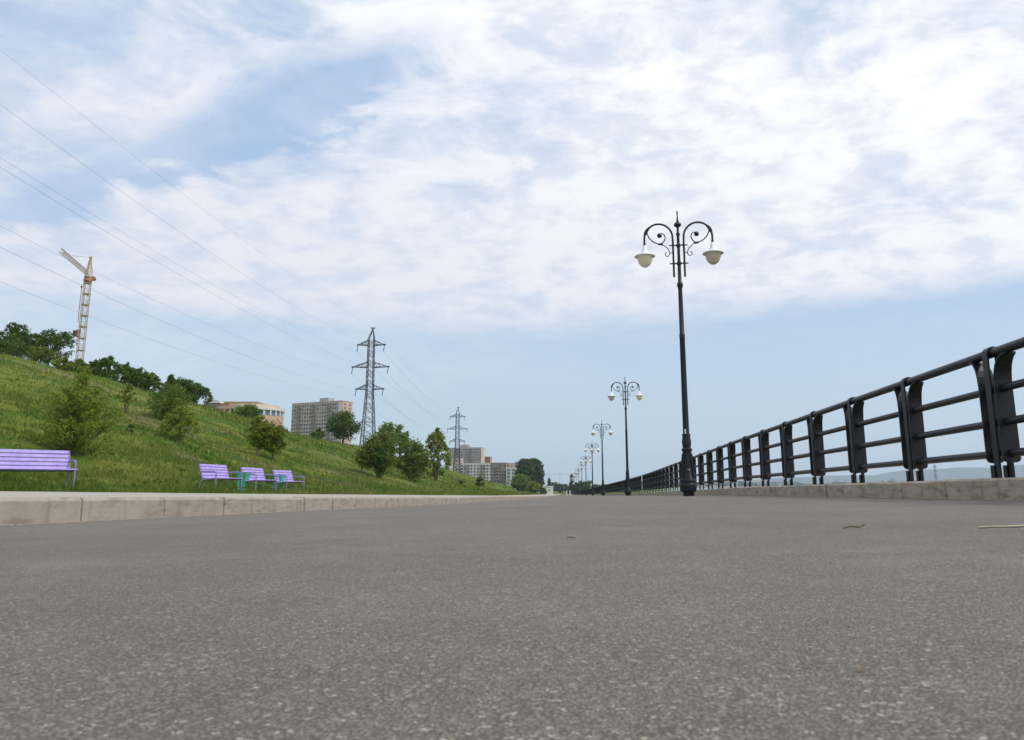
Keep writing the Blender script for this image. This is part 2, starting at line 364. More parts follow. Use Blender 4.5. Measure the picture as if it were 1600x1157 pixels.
def hit(px, py):                                    # where the sight line meets the ground
    b, a = ab(px, py); Ys = np.concatenate([np.arange(3, 200, .1), np.arange(200, 2500, .5)])
    d = a*Ys-terr(b*Ys-Cl(Ys), Ys); i = np.where(d < 0)[0]
    Y = float(Ys[i[0]]) if len(i) else 600.
    return b*Y, Y
UL = sorted(set([-3000, -1500, -800, -400, -250, -160, -120, -100, -90]+[-85+i*1.0 for i in range(60)]+[-25+i*.5 for i in range(29)]+[-10.5, -10.49, -3.3, -3.1, 0, 2.9, 3.3, 3.31, 3.6, 5, 7, 10, 14, 18, 20, 24, 30, 45, 60, 90, 130, 200, 300, 450]))
YL = sorted(set([-20, -10, 0]+list(np.arange(2, 60, .8))+list(np.arange(60, 160, 2.))+list(np.arange(160, 620, 8.))+list(np.geomspace(620, 4200, 24))))
U, Yg = np.meshgrid(UL, YL, indexing='ij'); Xg = U+Cl(Yg); Zg = terr(U, Yg)
def gridfaces(a, b):
    i = np.arange(a-1)[:, None]*b+np.arange(b-1)[None, :]; i = i.ravel(); return np.stack([i, i+b, i+b+1, i+1], 1)[:, ::-1]
g = npmesh('ground', np.stack([Xg, Yg, Zg], -1).reshape(-1, 3), gridfaces(len(UL), len(YL))[:, ::-1], M['ground'], smooth=True); tag(g, kind='structure')

def strip(name, us, Ys, zf, m, kind='structure'):
    U, Yv = np.meshgrid(us, Ys, indexing='ij'); V = np.stack([U+Cl(Yv), Yv, zf(U, Yv)], -1).reshape(-1, 3)
    o = npmesh(name, V, gridfaces(len(us), len(Ys))[:, ::-1], m, smooth=True); return tag(o, kind=kind)
YR = np.concatenate([[-15, -5], np.arange(0, 60, 1.), np.arange(60, 140, 4.), np.linspace(140, 600, 50)])
strip('promenade', np.linspace(-3.4, 2.9, 9), YR, road, M['asphalt'])
def pav(u, Y):
    k = np.interp(Y, LY, LZ)+tilt(Y)+.150; t = (-3.46-u)/(10.6-3.46); return k+(edge(Y)+.012-k)*t
strip('pavement', np.linspace(-10.6, -3.46, 6), YR, pav, M['paving'])
# left kerb: metre-long stones with open joints, built along the bend
kb = MB(); rr = random.Random(3)
Yk = -3.86
while Yk < 360:
    ln = 1.0 if Yk < 120 else 8.0
    y0, y1 = Yk+.009, Yk+ln-.009; dz = rr.uniform(-.004, .004); du = rr.uniform(-.004, .004)
    pr = [(-3.33+du, -.25), (-3.33+du, .135+dz), (-3.345+du, .157+dz), (-3.48+du, .157+dz), (-3.48+du, -.25)]
    st = len(kb.v)
    for yy in (y0, y1):
        zb = float(np.interp(yy, LY, LZ)+tilt(yy)); c = float(Cl(yy))
        for u_, z_ in pr: kb.v.append((c+u_, yy, zb+z_))
    m_ = len(pr); kb.f.append(tuple(range(st, st+m_))); kb.f.append(tuple(range(st+2*m_-1, st+m_-1, -1)))
    for i in range(m_): kb.f.append((st+i, st+m_+i, st+m_+(i+1) % m_, st+(i+1) % m_))
    Yk += ln
tag(kb.build('kerb', M['kerb']), kind='structure')
# concrete footing of the railing
pb = MB(); Yk = -6.0; rr = random.Random(5)
while Yk < 360:
    ln = 3.0 if Yk < 60 else 9.0
    y0, y1 = Yk+.004, Yk+ln-.004; du = rr.uniform(-.012, .012); dz = rr.uniform(-.006, .006)
    pr = [(2.72+du, -.3), (2.72+du, .125+dz), (2.735+du, .14+dz), (3.2, .14+dz), (3.2, -.8)]
    st = len(pb.v); ys = np.linspace(y0, y1, 5)
    for yy in ys:
        zb = float(road(2.8, yy)); c = float(Cl(yy)); jn = rr.uniform(-.003, .003)
        for u_, z_ in pr: pb.v.append((c+u_+jn, yy, zb+z_+rr.uniform(-.0015, .0015)))
    m_ = len(pr); n_ = len(ys)
    pb.f.append(tuple(range(st, st+m_))); pb.f.append(tuple(range(st+n_*m_-1, st+(n_-1)*m_-1, -1)))
    for k in range(n_-1):
        for i in range(m_): pb.f.append((st+k*m_+i, st+(k+1)*m_+i, st+(k+1)*m_+(i+1) % m_, st+k*m_+(i+1) % m_))
    Yk += ln
tag(pb.build('concrete_footing', M['parapet']), kind='structure')
# river, far bank, hills
WZ = -9.6
wv = MB(); wv.quad((-200, 400, WZ), (9000, 400, WZ), (9000, 9000, WZ), (-200, 9000, WZ)); wv.quad((6, -300, WZ), (9000, -300, WZ), (9000, 400, WZ), (6, 400, WZ))
tag(wv.build('river', M['water']), kind='structure')
def sheet(name, xs, ys, zf, m):
    Xs, Yv = np.meshgrid(xs, ys, indexing='ij'); o = npmesh(name, np.stack([Xs, Yv, zf(Xs, Yv)], -1).reshape(-1, 3), gridfaces(len(xs), len(ys))[:, ::-1], m, smooth=True); return tag(o, kind='structure')
def bankz(X, Y):
    s = 2150+np.sin(X*.004)*60; t = (Y-s)/60; return np.where(t < 0, -13, WZ-.5+np.clip(t, 0, 1)*4+np.clip((Y-s)/2500, 0, 1)*6)
sheet('far_bank', np.linspace(250, 3600, 60), np.concatenate([np.linspace(2060, 2320, 22), np.linspace(2400, 6500, 12)]), bankz, M['bankm'])
HX = [(1000, 757), (1100, 754), (1180, 750), (1230, 747), (1270, 744.5), (1340, 743.4), (1385, 741.5), (1405, 737), (1430, 733.5), (1470, 732.5), (1514, 731), (1560, 730), (1600, 727), (1700, 722), (1900, 718)]
def hillz(X, Y):
    hy = 7200.; hxs = [ab(p, q)[0]*hy for p, q in HX]; hz_ = [ab(p, q)[1]*hy for p, q in HX]
    top = np.interp(X*hy/7200, hxs, hz_)+np.sin(X*.011)*4+np.sin(X*.031)*2; t = np.clip(1-np.abs(Y-hy)/900, 0, 1)
    return (top+12)*np.sin(t*math.pi/2)**1.3*(1+.12*np.sin(X*.006+Y*.004)*(1-t))-12
sheet('hills', np.linspace(1000, 8200, 150), np.linspace(6300, 8100, 19), hillz, M['hill'])

# ------------------------------------------------------------------ street lamps
def zl(y): return (ab(0, y)[1]-T)*16.6+.02          # height up the first lamp
def make_lamp():
    root = empty('street_lamp')
    b = MB(); P = [(.115, 0), (.115, zl(766.5)), (.165, zl(765)), (.182, zl(757)), (.182, zl(754)), (.165, zl(752)), (.172, zl(750)), (.172, zl(747)), (.142, zl(744)), (.12, zl(728)), (.096, zl(706)), (.095, zl(703)), (.112, zl(701)), (.112, zl(698.5)), (.085, zl(697)), (.088, zl(694)), (.099, zl(690)), (.099, zl(687)), (.084, zl(681)), (.09, zl(677)), (.088, zl(675.5)), (.072, zl(675))]
    b.lathe(P, n=24)
    for k in range(8):
        a = k*math.pi/4; b.bar((.155*math.cos(a), .155*math.sin(a), zl(746)), (.10*math.cos(a), .10*math.sin(a), zl(706)), .022, .02)
    b.build('post_base', M['iron'], root, True)
    p = MB(); p.lathe([(.068, zl(676)), (.062, zl(600)), (.058, zl(526)), (.064, zl(525)), (.064, zl(523.5)), (.057, zl(522.5)), (.064, zl(521.5)), (.064, zl(520)), (.054, zl(519)), (.046, zl(450)), (.05, zl(447.5)), (.064, zl(445)), (.068, zl(442)), (.06, zl(439.5)), (.042, zl(438)), (.036, zl(412)), (.055, zl(410.5)), (.055, zl(407.5)), (.034, zl(406)), (.032, zl(384)), (.052, zl(382.5)), (.052, zl(379.5)), (.031, zl(378)), (.03, zl(366)), (.045, zl(364.5)), (.045, zl(362.5)), (.026, zl(361)), (.026, zl(353))], n=16)
    p.build('pole', M['iron'], root, True)
    q = MB(); q.lathe([(.026, zl(353)), (.07, zl(351)), (.086, zl(349)), (.07, zl(346.5)), (.034, zl(345)), (.022, zl(341)), (.012, zl(336)), (.020, zl(335)), (.010, zl(334)), (.019, zl(331)), (.017, zl(328.5)), (.004, zl(326.5))], n=14)
    q.build('finial', M['iron'], root, True)
    def cc(x, y): return (708-x)*.00194, zl(310+(y-16)/7.23)     # outward distance, height
    def side(rot):
        Mr = Matrix.Rotation(rot, 3, 'Z')
        def T3(pts): return [Mr @ Vector((a, 0, z)) for a, z in pts]
        for y in (378.8+1.8, 407.2+1.8):
            br = MB(); br.tube(T3([(.03, zl(y)), (.19, zl(y))]), .014, 8); br.tube(T3([(.115, zl(y)-.03), (.115, zl(y)+.03)]), .027, 8); br.tube(T3([(.185, zl(y)), (.2, zl(y))]), .02, 8); br.build('bracket', M['iron'], root, True)
        arc = [(.12, zl(430)), (.12, zl(400)), (.12, cc(0, 470)[1])]
        for i in range(1, 15):
            t = math.pi*(1-i/14); arc.append((.435+.315*math.cos(t), cc(0, 440)[1]+(cc(0, 278)[1]-cc(0, 440)[1])*math.sin(t)))
        arc.append((.75, zl(377.5)))
        ar = MB(); ar.tube(T3(arc), .023, 10)
        mid = arc[12:16]; ar.tube(T3(mid), [.024, .038, .038, .024], 8); ar.tube(T3([(.75, zl(378)), (.75, zl(376))]), .032, 8)
        ao = ar.build('arm', M['iron'], root, True)
        sc_ = MB(); s1 = [cc(*c) for c in [(352, 350), (358, 392), (380, 435), (420, 475), (470, 500), (520, 500), (550, 470), (562, 435), (552, 402), (530, 386), (505, 392)]]
        sc_.tube(T3(s1), [.014]*7+[.012]*4, 6)
        bx, bz = cc(497, 408); c3 = Mr @ Vector((bx, 0, bz)); sc_.lathe([(.004, -.058), (.04, -.042), (.058, 0), (.04, .042), (.004, .058)], c3, 12)
        s2 = [cc(*c) for c in [(480, 505), (540, 520), (585, 555), (606, 595), (606, 628), (588, 648), (565, 645), (554, 625), (562, 605), (576, 602)]]
        sc_.tube(T3(s2), .010, 6); sc_.tube(T3([cc(606, 610), (.12, cc(0, 610)[1])]), .010, 6); sc_.tube(T3([cc(478, 506), cc(535, 512)]), .021, 6)
        sc_.build('scroll', M['iron'], ao, True)
        c = Mr @ Vector((.75, 0, 0)); zr = zl(394.5); zn = zl(377.8)
        sh = MB(); sh.lathe([(.018, zn), (.045, zn-.03), (.058, zr+.115), (.10, zr+.06), (.115, zr+.04), (.20, zr+.015), (.232, zr-.012), (.232, zr-.026), (.215, zr-.024), (.10, zr+.02)], c, 28)
        so_ = sh.build('lamp_shade', M['shade'], root, True)
        gb = MB(); gb.lathe([(.168, zr+.012), (.172, zr-.04), (.165, zr-.10), (.145, zr-.165), (.112, zr-.22), (.065, zr-.262), (.015, zr-.28)], c, 24)
        gb.build('globe', M['globe'], so_, True)
    side(math.pi); side(0)
    return root, side
lamp, side_fn = make_lamp()
st_ = MB(); st_.box((-.02, -.066, zl(671.5)), (.035, .004, .10)); st_.build('sticker', M['sticker'], lamp)
st_ = MB(); st_.box((.01, -.1275, zl(731)), (.055, .004, .032)); st_.build('sticker', M['sticker'], lamp)
LP = [(3.745, 16.6), (6.15, 41.5), (7.73, 66.4), (9.58, 92.8), (11.69, 123.2), (13.62, 152.3), (15.85, 186), (18.0, 219), (20.1, 252), (22.3, 286)]
LLAB = ['tall black twin-arm street lamp nearest the camera, with pale stickers on its base',
        'black twin-arm street lamp, second nearest, beside the gap in the railing',
        'black twin-arm street lamp third in the row along the railing',
        'black four-arm street lamp fourth in the row, first with a central lantern',
        'black four-arm street lamp fifth in the row, shorter in view than the fourth',
        'small distant street lamp sixth in the receding row', 'small distant street lamp seventh in the receding row',
        'tiny distant street lamp eighth in the receding row', 'tiny distant street lamp ninth in the receding row',
        'farthest tiny street lamp at the end of the row above the trees']
lamps = [lamp]
l2 = copy_tree(lamp)
for ch in list(l2.children):
    if ch.name.startswith('sticker'): bpy.data.objects.remove(ch)
l4 = copy_tree(l2)
# four-arm kind: two more arms, turned a quarter
for ch in list(l4.children):
    if ch.name.split('.')[0] in ('arm', 'bracket', 'lamp_shade'):
        c = copy_tree(ch, l4); c.rotation_euler = (0, 0, math.pi/2)
lamps += [l2, copy_tree(l2), l4]+[copy_tree(l4) for _ in range(6)]
for (x, y), o, lb in zip(LP, lamps, LLAB):
    o.location = (x, y, float(road(x-float(Cl(y)), y))-.005); o.rotation_euler = (0, 0, R(-9))
    s = (float(ab(0, 0)[0])*0+1.0); tag(o, lb, 'street lamp', 'street lamps along the river railing')

# ------------------------------------------------------------------ railing
def railpt(Y, z, du=0):
    c = float(Cl(Y)); return (c+2.93+du, Y, z+.075+float(tilt(Y))+float(np.interp(Y, RY, RZ))+.04)
def rtop(Y): return railpt(Y, 1.0-.0)[2]
def plate_mb(s, x):                                  # bent flat strip, broad side across the rail, top curling out under it
    p = MB(); pth = [(.110, .14, .05), (.110, .147, .095), (.110, .165, .12), (.110, .55, .12), (.110, .66, .12), (.113, .72, .12), (.122, .77, .118), (.138, .815, .114), (.162, .85, .108), (.192, .875, .10), (.225, .889, .09), (.25, .893, .075)]
    st = len(p.v); n = len(pth)
    for i in range(n):
        a = pth[max(i-1, 0)]; b = pth[min(i+1, n-1)]; d = Vector((b[0]-a[0], b[1]-a[1])).normalized(); nx, nz = -d.y*.006, d.x*.006
        y, z, w_ = pth[i]
        for sg, sx in ((-1, -1), (-1, 1), (1, 1), (1, -1)): p.v.append((sx*w_/2, s*(y+sg*nx), z+sg*nz))
    for i in range(n-1):
        for k in range(4): p.f.append((st+i*4+k, st+i*4+(k+1) % 4, st+i*4+4+(k+1) % 4, st+i*4+4+k))
    p.f.append((st, st+1, st+2, st+3)); p.f.append(tuple(st+(n-1)*4+k for k in (3, 2, 1, 0)))
    for z in (.205, .425, .66): p.tube([(x, s*.10, z), (x, s*.125, z)], .033, 10)
    return p
def fence(y0, n, label, full):
    root = empty('railing', railpt(y0, 0)); o0 = Vector(root.location); tag(root, label, 'railing', 'sections of the black riverside railing')
    Ys = [y0+1.5*k for k in range(n)]
    fine = np.linspace(Ys[0]-.6, Ys[-1]+.6, n*2)
    def run(zc, r, name, segs):
        t = MB(); t.tube([Vector(railpt(y, zc))-o0 for y in fine], r, segs); t.build(name, M['rail'], root, True)
    run(.925, .034, 'top_rail', 12)
    for z in (.205, .425, .66): run(z, .028, 'middle_rail' if z > .3 else 'bottom_rail', 10)
    pm = MB(); 
    src = None; srcp = {}
    rest_post = MB(); rest_plate = MB()
    def xf(mb_src, mb_dst, M3, loc):
        k = len(mb_dst.v); mb_dst.v += [tuple(M3 @ Vector(v)+loc) for v in mb_src.v]; mb_dst.f += [tuple(i+k for i in f) for f in mb_src.f]
    for i, y in enumerate(Ys):
        d = float(Cl(y+.5)-Cl(y-.5)); rz = -math.atan(d); loc = Vector(railpt(y, -.0))-o0; pass
        if i < 100:
            if src is None:
                p = MB()
                for s in (-1, 1):
                    x = s*.043; p.box((x, 0, .455), (.012, .072, .94)); p.box((x, .05, .075), (.03, .05, .10)); p.box((x, .01, .03), (.045, .12, .014))
                arc = [(.049*math.cos(math.pi*j/10), .925+.047*math.sin(math.pi*j/10)) for j in range(11)]+[(.036*math.cos(math.pi*j/10), .925+.035*math.sin(math.pi*j/10)) for j in range(10, -1, -1)]
                for j in range(10):
                    q4 = [arc[j], arc[j+1], arc[20-j], arc[21-j]]; p.prism(q4, -.036, .036)
                src = p; so_ = p.build('post', M['rail'], root)
                o = so_
            else: o = so_.copy(); COL.objects.link(o); o.parent = root
            o.location = loc; o.rotation_euler = (0, 0, rz)
        else: xf(src, rest_post, Matrix.Rotation(rz, 3, 'Z'), loc)
        for s in (-1, 1):
            if i < 50:
                if s not in srcp: srcp[s] = (plate_mb(s, 0), None); o = srcp[s][0].build('side_plate', M['rail'], root); srcp[s] = (srcp[s][0], o)
                else: o = srcp[s][1].copy(); COL.objects.link(o); o.parent = root
                o.location = loc; o.rotation_euler = (0, 0, rz)
            else: xf(srcp[s][0], rest_plate, Matrix.Rotation(rz, 3, 'Z'), loc)
    if rest_post.v: tag(rest_post.build('post', M['rail'], root), kind='stuff')
    if rest_plate.v: tag(rest_plate.build('side_plate', M['rail'], root), kind='stuff')
fence(2.5, 27, 'near section of black tubular riverside railing, right of the first lamp, up to the gap', True)
fence(43.6, 190, 'far section of black riverside railing running into the distance beyond the gap', False)

# ------------------------------------------------------------------ benches and bins
def make_bench(L=1.9):
    root = empty('park_bench')                       # local: x along, front towards -y, origin under the front right leg
    s = MB()
    for i in range(4):
        y = .03+i*.118; s.box((-L/2, y, .445-.012*i), (L+.10, .10, .028), Matrix.Rotation(R(-4), 3, 'X'))
    s.build('seat', M['slat'], root, bevel=.005)
    b = MB(); lean = R(16)
    for i in range(5):
        h = .03+i*.100; b.box((-L/2, .47+h*math.sin(lean)*1.1, .455+h*math.cos(lean)), (L+.04, .024, .080), Matrix.Rotation(-lean, 3, 'X'))
    b.build('backrest', M['slat'], root, bevel=.005)
    for x in (0, -L):
        t = MB(); t.tube([(x, 0, -.15), (x, 0, .44)], .021, 8); t.build('leg', M['tube'], root, True)
        t = MB(); t.tube([(x, .56, -.15), (x, .545, .2), (x, .47, .43), (x, .50, .56), (x, .60, .90)], .02, 8); t.build('leg', M['tube'], root, True)
        t = MB(); xx = x+(.03 if x == 0 else -.03)
        pts = [(x, 0, .44), (x, 0, .58)]+[(x, .07-.07*math.cos(a), .59+.07*math.sin(a)) for a in (R(30), R(60), R(90))]+[(x, .50, .66), (x, .545, .665)]
        t.tube(pts, .019, 8); t.build('armrest', M['tube'], root, True)
        t = MB(); t.bar((x, 0, .41), (x, .50, .39), .03, .03); t.build('seat_bracket', M['tube'], root)
    return root
bench = make_bench()
def put_bench(o, Y, ang, label, u=-12.3):
    X = float(Cl(Y))+u; o.location = (X, Y, ground_at(X, Y)+.02)
    o.rotation_euler = (0, 0, ang); tag(o, label, 'bench', 'lilac park benches along the grass')
# local x axis = along the bench, pointing to its right end as seen from the road; local -y = towards the road
put_bench(bench, 18.6, R(45), 'lilac slatted bench at the left edge of the picture, turned towards the camera')
base_ang = math.atan2(1, .1)
for Y, lb in ((27.55, 'lilac bench leftmost of the three small benches, left of the first green bin'), (30.65, 'lilac bench in the middle of the three, between the two green bins'), (33.6, 'lilac bench rightmost of the three, nearest the slope trees')):
    o = copy_tree(bench); put_bench(o, Y, base_ang, lb)
def make_bin():
    root = empty('litter_bin'); Mx = Matrix.Rotation(R(7), 3, 'Y')
    b = MB()
    for (z0, w0, d0), (z1, w1, d1) in (((.12, .30, .24), (.64, .40, .34)),):
        P0 = [(-w0/2, -d0/2), (w0/2, -d0/2), (w0/2, d0/2), (-w0/2, d0/2)]; P1 = [(-w1/2, -d1/2), (w1/2, -d1/2), (w1/2, d1/2), (-w1/2, d1/2)]
        k = len(b.v)
        for (x, y) in P0: b.v.append(tuple(Mx @ Vector((x, y, z0))))
        for (x, y) in P1: b.v.append(tuple(Mx @ Vector((x, y, z1))))
        for (x, y) in P1: b.v.append(tuple(Mx @ Vector((x*.9, y*.9, z1))))
        for (x, y) in P0: b.v.append(tuple(Mx @ Vector((x*.85, y*.85, z0+.03))))
        b.f.append((k, k+3, k+2, k+1)); b.f.append((k+12, k+13, k+14, k+15))
        for i in range(4):
            j = (i+1) % 4
            b.f += [(k+i, k+j, k+4+j, k+4+i), (k+4+i, k+4+j, k+8+j, k+8+i), (k+8+i, k+8+j, k+12+j, k+12+i)]
    b.build('bucket', M['bin'], root)
    for s in (-1, 1):
        t = MB(); t.tube([(0, s*.185, -.05), (0, s*.185, .52)], .014, 8); t.tube([(0, s*.185, .45), (.03, s*.13, .45)], .012, 6); t.build('post', M['bin'], root, True)
    t = MB(); t.box((0, 0, .015), (.42, .46, .03)); t.build('base_plate', M['bin'], root, bevel=.005)
    return root
bn = make_bin()
for i, (px, Y) in enumerate(((377, 28.9), (433.5, 32.3))):
    o = bn if i == 0 else copy_tree(bn); X = ab(px, 760)[0]*Y; o.location = (X, Y, ground_at(X, Y)+.03); o.rotation_euler = (0, 0, R(-12))
    tag(o, ('green metal litter bin just right of the leftmost small bench', 'green metal litter bin between the middle and rightmost benches')[i], 'litter bin', 'green bins between the benches')

# ------------------------------------------------------------------ trees
def leaves(centers, radii, per, size, r, flat=.75, up=.0):
    n = len(centers)*per; ci = np.repeat(np.arange(len(centers)), per)
    d = r.normal(size=(n, 3)); d /= np.linalg.norm(d, axis=1)[:, None]; rad = radii[ci]*r.random(n)**.45
    p = centers[ci]+d*rad[:, None]*np.array([1, 1, flat])
    nrm = r.normal(size=(n, 3))+np.array([0, 0, up]); nrm /= np.linalg.norm(nrm, axis=1)[:, None]
    t = np.cross(nrm, r.normal(size=(n, 3))); t /= np.linalg.norm(t, axis=1)[:, None]; s = np.cross(nrm, t)
    L = size*(.6+.8*r.random(n))[:, None]; t = t*L; s = s*L*.42
    V = np.empty((n, 4, 3)); V[:, 0] = p-t; V[:, 1] = p+s+t*.1; V[:, 2] = p+t; V[:, 3] = p-s+t*.1
    tint = np.clip(.5+.25*r.normal(size=len(centers))[ci]+.22*r.normal(size=n), 0, 1)
    return V.reshape(-1, 3), np.arange(n*4).reshape(-1, 4), np.repeat(tint, 4)
def tree(label, X, Y, H, W, kind='round', leaf='lf_mid', name='tree', group=None, n=70, per=26, size=None, z=None, low=.22, seed=0, cat='tree'):
    r = np.random.default_rng(seed+int(abs(X)*7)+int(Y)); rd = random.Random(seed+int(Y)); zb = ground_at(X, Y) if z is None else z
    root = empty(name, (X, Y, zb-.05), rd.uniform(0, 6.28)); rx = W/2; size = size or max(.05, Y*.0016)
    C = []; tips = []
    if kind == 'round':
        for _ in range(n):
            d = r.normal(size=3); d /= np.linalg.norm(d); q = r.random()**.33
            x, y, zz = d*q; zz_ = (zz+1)/2; ws = (.72+.28*math.sin(zz_*math.pi))
            C.append((x*rx*ws*.86, y*rx*ws*.86, H*low+(H*(1-low))*(.06+.86*zz_)))
        rad = np.full(n, rx*.27)*(.6+.7*r.random(n))
    elif kind == 'shrub':                            # many stems from the ground, spraying up
        for _ in range(n):
            a = r.random()*6.283; t = r.random()**.6; sp = r.random()**.7
            C.append((math.cos(a)*rx*sp*(.35+.65*math.sin(min(1, t*1.15)*2.6)), math.sin(a)*rx*sp*(.35+.65*math.sin(min(1, t*1.15)*2.6)), H*(low+(1-low)*t*(1-.32*sp))))
        rad = rx*.2*(.5+.8*r.random(n))
    elif kind == 'poplar':
        for _ in range(n):
            t = r.random(); ws = (min(1, t*5+.35) if t < .7 else math.sqrt(max(0, 1-((t-.7)/.31)**2))); a = r.random()*6.283; q = r.random()**.4
            C.append((math.cos(a)*rx*.85*ws*q, math.sin(a)*rx*.85*ws*q, H*(.06+.92*t)))
        rad = rx*.34*(.6+.6*r.random(n))
    elif kind == 'cone':
        for _ in range(n):
            t = r.random()**1.3; ws = (1-t)*1.0+.06; a = r.random()*6.283; q = r.random()**.5
            C.append((math.cos(a)*rx*ws*q, math.sin(a)*rx*ws*q, H*(.1+.9*t)-rx*.15*q))
        rad = rx*.2*(.5+.6*r.random(n))*1.1
    elif kind == 'oak':                              # spreading crown of separate rounded masses
        ms = [(rx*.62*math.cos(a)*rd.uniform(.5, 1.05), rx*.62*math.sin(a)*rd.uniform(.5, 1.05), H*rd.uniform(.45, .85)) for a in np.linspace(0, 6.28, 8)[:-1]]+[(0, 0, H*.82)]
        for i in range(n):
            m = ms[i % len(ms)]; d = r.normal(size=3); d /= np.linalg.norm(d)
            C.append((m[0]+d[0]*rx*.3, m[1]+d[1]*rx*.3, m[2]+d[2]*H*.13))
        rad = rx*.17*(.6+.8*r.random(n))
    elif kind == 'sapling':                          # airy: branches rising outwards with leaves along them
        nb = max(8, n//8)
        for k in range(nb):
            a = k*2.4+rd.uniform(-.4, .4); t0 = (k/nb)**.9; z0 = H*(low*.6+.62*t0); ln = rx*(1.12-.75*t0)*rd.uniform(.75, 1.1); rise = rd.uniform(.45, .95)*ln
            tips.append(((0, 0, z0), (math.cos(a)*ln, math.sin(a)*ln, min(H*.98, z0+rise))))
            for j in range(n//nb):
                s = (j+.8)/(n//nb); C.append((math.cos(a)*ln*s+r.normal()*.03*rx, math.sin(a)*ln*s+r.normal()*.03*rx, min(H, z0+rise*s)+r.normal()*.02*H))
        for j in range(n//8): C.append((r.normal()*.05*rx, r.normal()*.05*rx, H*(.55+.45*j/(n/8))))
        for j in range(n//5): a = r.random()*6.283; q = rx*.75*r.random()**.6; C.append((q*math.cos(a), q*math.sin(a), H*(.06+.30*r.random())))
        rad = rx*.13*(.6+.8*r.random(len(C)))
    C = np.array(C); rad = np.array(rad)
    V, Fc, tn = leaves(C, rad, per, size, r)
    V[:, 2] = np.maximum(V[:, 2], .03)
    npmesh('crown' if kind != 'shrub' else 'foliage', V, Fc, M[leaf], root, attr=tn)
    tk = MB(); r0 = max(.03, H*.022)
    if kind == 'shrub':
        for k in range(6):
            a = k*1.05+.3; e = (math.cos(a)*rx*.45, math.sin(a)*rx*.45, H*.6); tk.tube([(math.cos(a)*.06*rx, math.sin(a)*.06*rx, -.1), (e[0]*.4, e[1]*.4, H*.25), e], [r0*.6, r0*.45, r0*.15], 6)
    else:
        top = H*(.8 if kind != 'oak' else .6); tk.tube([(0, 0, -.2), (r0*.4, 0, H*.12), (-r0*.3, r0*.3, H*.3), (r0*.4, -r0*.2, H*.5), (0, 0, top)], [r0*1.25, r0, r0*.8, r0*.5, r0*.12], 8)
        if tips:
            for a, b in tips:
                a = Vector(a); b = Vector(b); md = (a+b)/2-Vector((0, 0, (b.z-a.z)*.12)); tk.tube([a, md, b], [r0*.4, r0*.28, r0*.08], 5)
        else:
            idx = r.choice(len(C), min(len(C), 16 if kind != 'cone' else 4), replace=False)
            for i in idx:
                c = Vector(C[i]); z0 = min(c.z*.55, H*.5); tk.tube([(0, 0, z0), (c.x*.5, c.y*.5, (z0+c.z)*.5+H*.02), tuple(c)], [r0*.5, r0*.3, r0*.08], 5)
    tk.build('trunk' if kind != 'shrub' else 'stems', M['bark'], root, True)
    return tag(root, label, cat, group)
def by_px(label, px, ytop, wpx, ybase=None, u=None, Y=None, lift=0, **k):
    if ybase is not None: X, Yy = hit(px, ybase)
    else:
        Yy = Y if Y else solveY(px, u, (ytop)); X = ab(px, ytop)[0]*Yy
    zb = ground_at(X, Yy); H = ab(px, ytop)[1]*Yy-zb; W = wpx*Yy/1190*1.24
    return tree(label, X, Yy, max(H, .3), W, **k)
G1 = 'trees and bushes along the top of the slope'; G2 = 'young trees scattered on the slope'; G3 = 'trees at the far end of the promenade'
# top of the slope
by_px('dark green bushy tree cut by the left picture edge on the hill top', 6, 518, 52, u=-67, kind='oak', leaf='lf_dark', group=G1, n=110, per=30)
by_px('tall round-headed dark tree on the hill top, second from the left edge', 34, 504, 50, u=-70, kind='oak', leaf='lf_dark', group=G1, n=120, per=30, name='oak_tree')
by_px('spreading dark oak on the hill top just left of the crane mast', 82, 513, 68, u=-68, kind='oak', leaf='lf_dark', group=G1, n=150, per=30, name='oak_tree')
by_px('low bright green bush at the foot of the dark hill-top trees', 62, 541, 60, u=-63.5, kind='shrub', leaf='lf_mid', group=G1, n=70, per=40, name='bush', cat='bush', low=.1)
by_px('low dark bush under the trees at the far left of the hill top', 16, 530, 60, u=-64, kind='shrub', leaf='lf_dark', group=G1, n=70, per=40, name='bush', cat='bush', low=.1)
by_px('yellow-green bush in front of the crane mast foot, on the slope edge', 101, 558, 30, u=-57, kind='shrub', leaf='lf_light', group=G1, n=50, per=30, name='bush', cat='bush', low=.05)
for i, (px, yt, wp, lf, lb) in enumerate([(124, 562, 34, 'lf_mid', 'small bright bush right at the foot of the crane mast'), (148, 563, 34, 'lf_dark', 'low dark bush between the crane mast and the tallest hill-edge bush'),
        (171, 556, 44, 'lf_dark', 'tallest dark bush of the hedge right of the crane'), (197, 566, 44, 'lf_dark', 'dark bush in the hedge, just right of its tallest bush'),
        (219, 574, 36, 'lf_dark', 'dark bush fourth along the hedge right of the crane'), (238, 583, 30, 'lf_mid', 'last low bush of the hedge before the conical dark tree')]):
    by_px(lb, px, yt, wp, u=-63.5, kind='shrub', leaf=lf, group=G1, n=80, per=42, name='bush', cat='bush', low=.05, seed=i)
by_px('dark tree on the slope edge whose thin tips stand above the bushes', 268, 586, 34, u=-61, kind='cone', leaf='lf_dark', group=G1, n=90, per=30)
by_px('dense dark bush on the hill edge, left half of the pair above the concrete ruin', 286, 589, 46, u=-62.5, kind='shrub', leaf='lf_dark', group=G1, n=110, per=40, name='bush', cat='bush', low=.05)
by_px('dense dark bush on the hill edge, rightmost before the white roof', 308, 597, 40, u=-62, kind='shrub', leaf='lf_dark', group=G1, n=90, per=40, name='bush', cat='bush', low=.05, seed=4)
by_px('rounded olive tree on the hill edge in front of the curved building', 389, 632, 38, u=-60, kind='round', leaf='lf_mid', group=G1, n=70, per=30, low=.05)
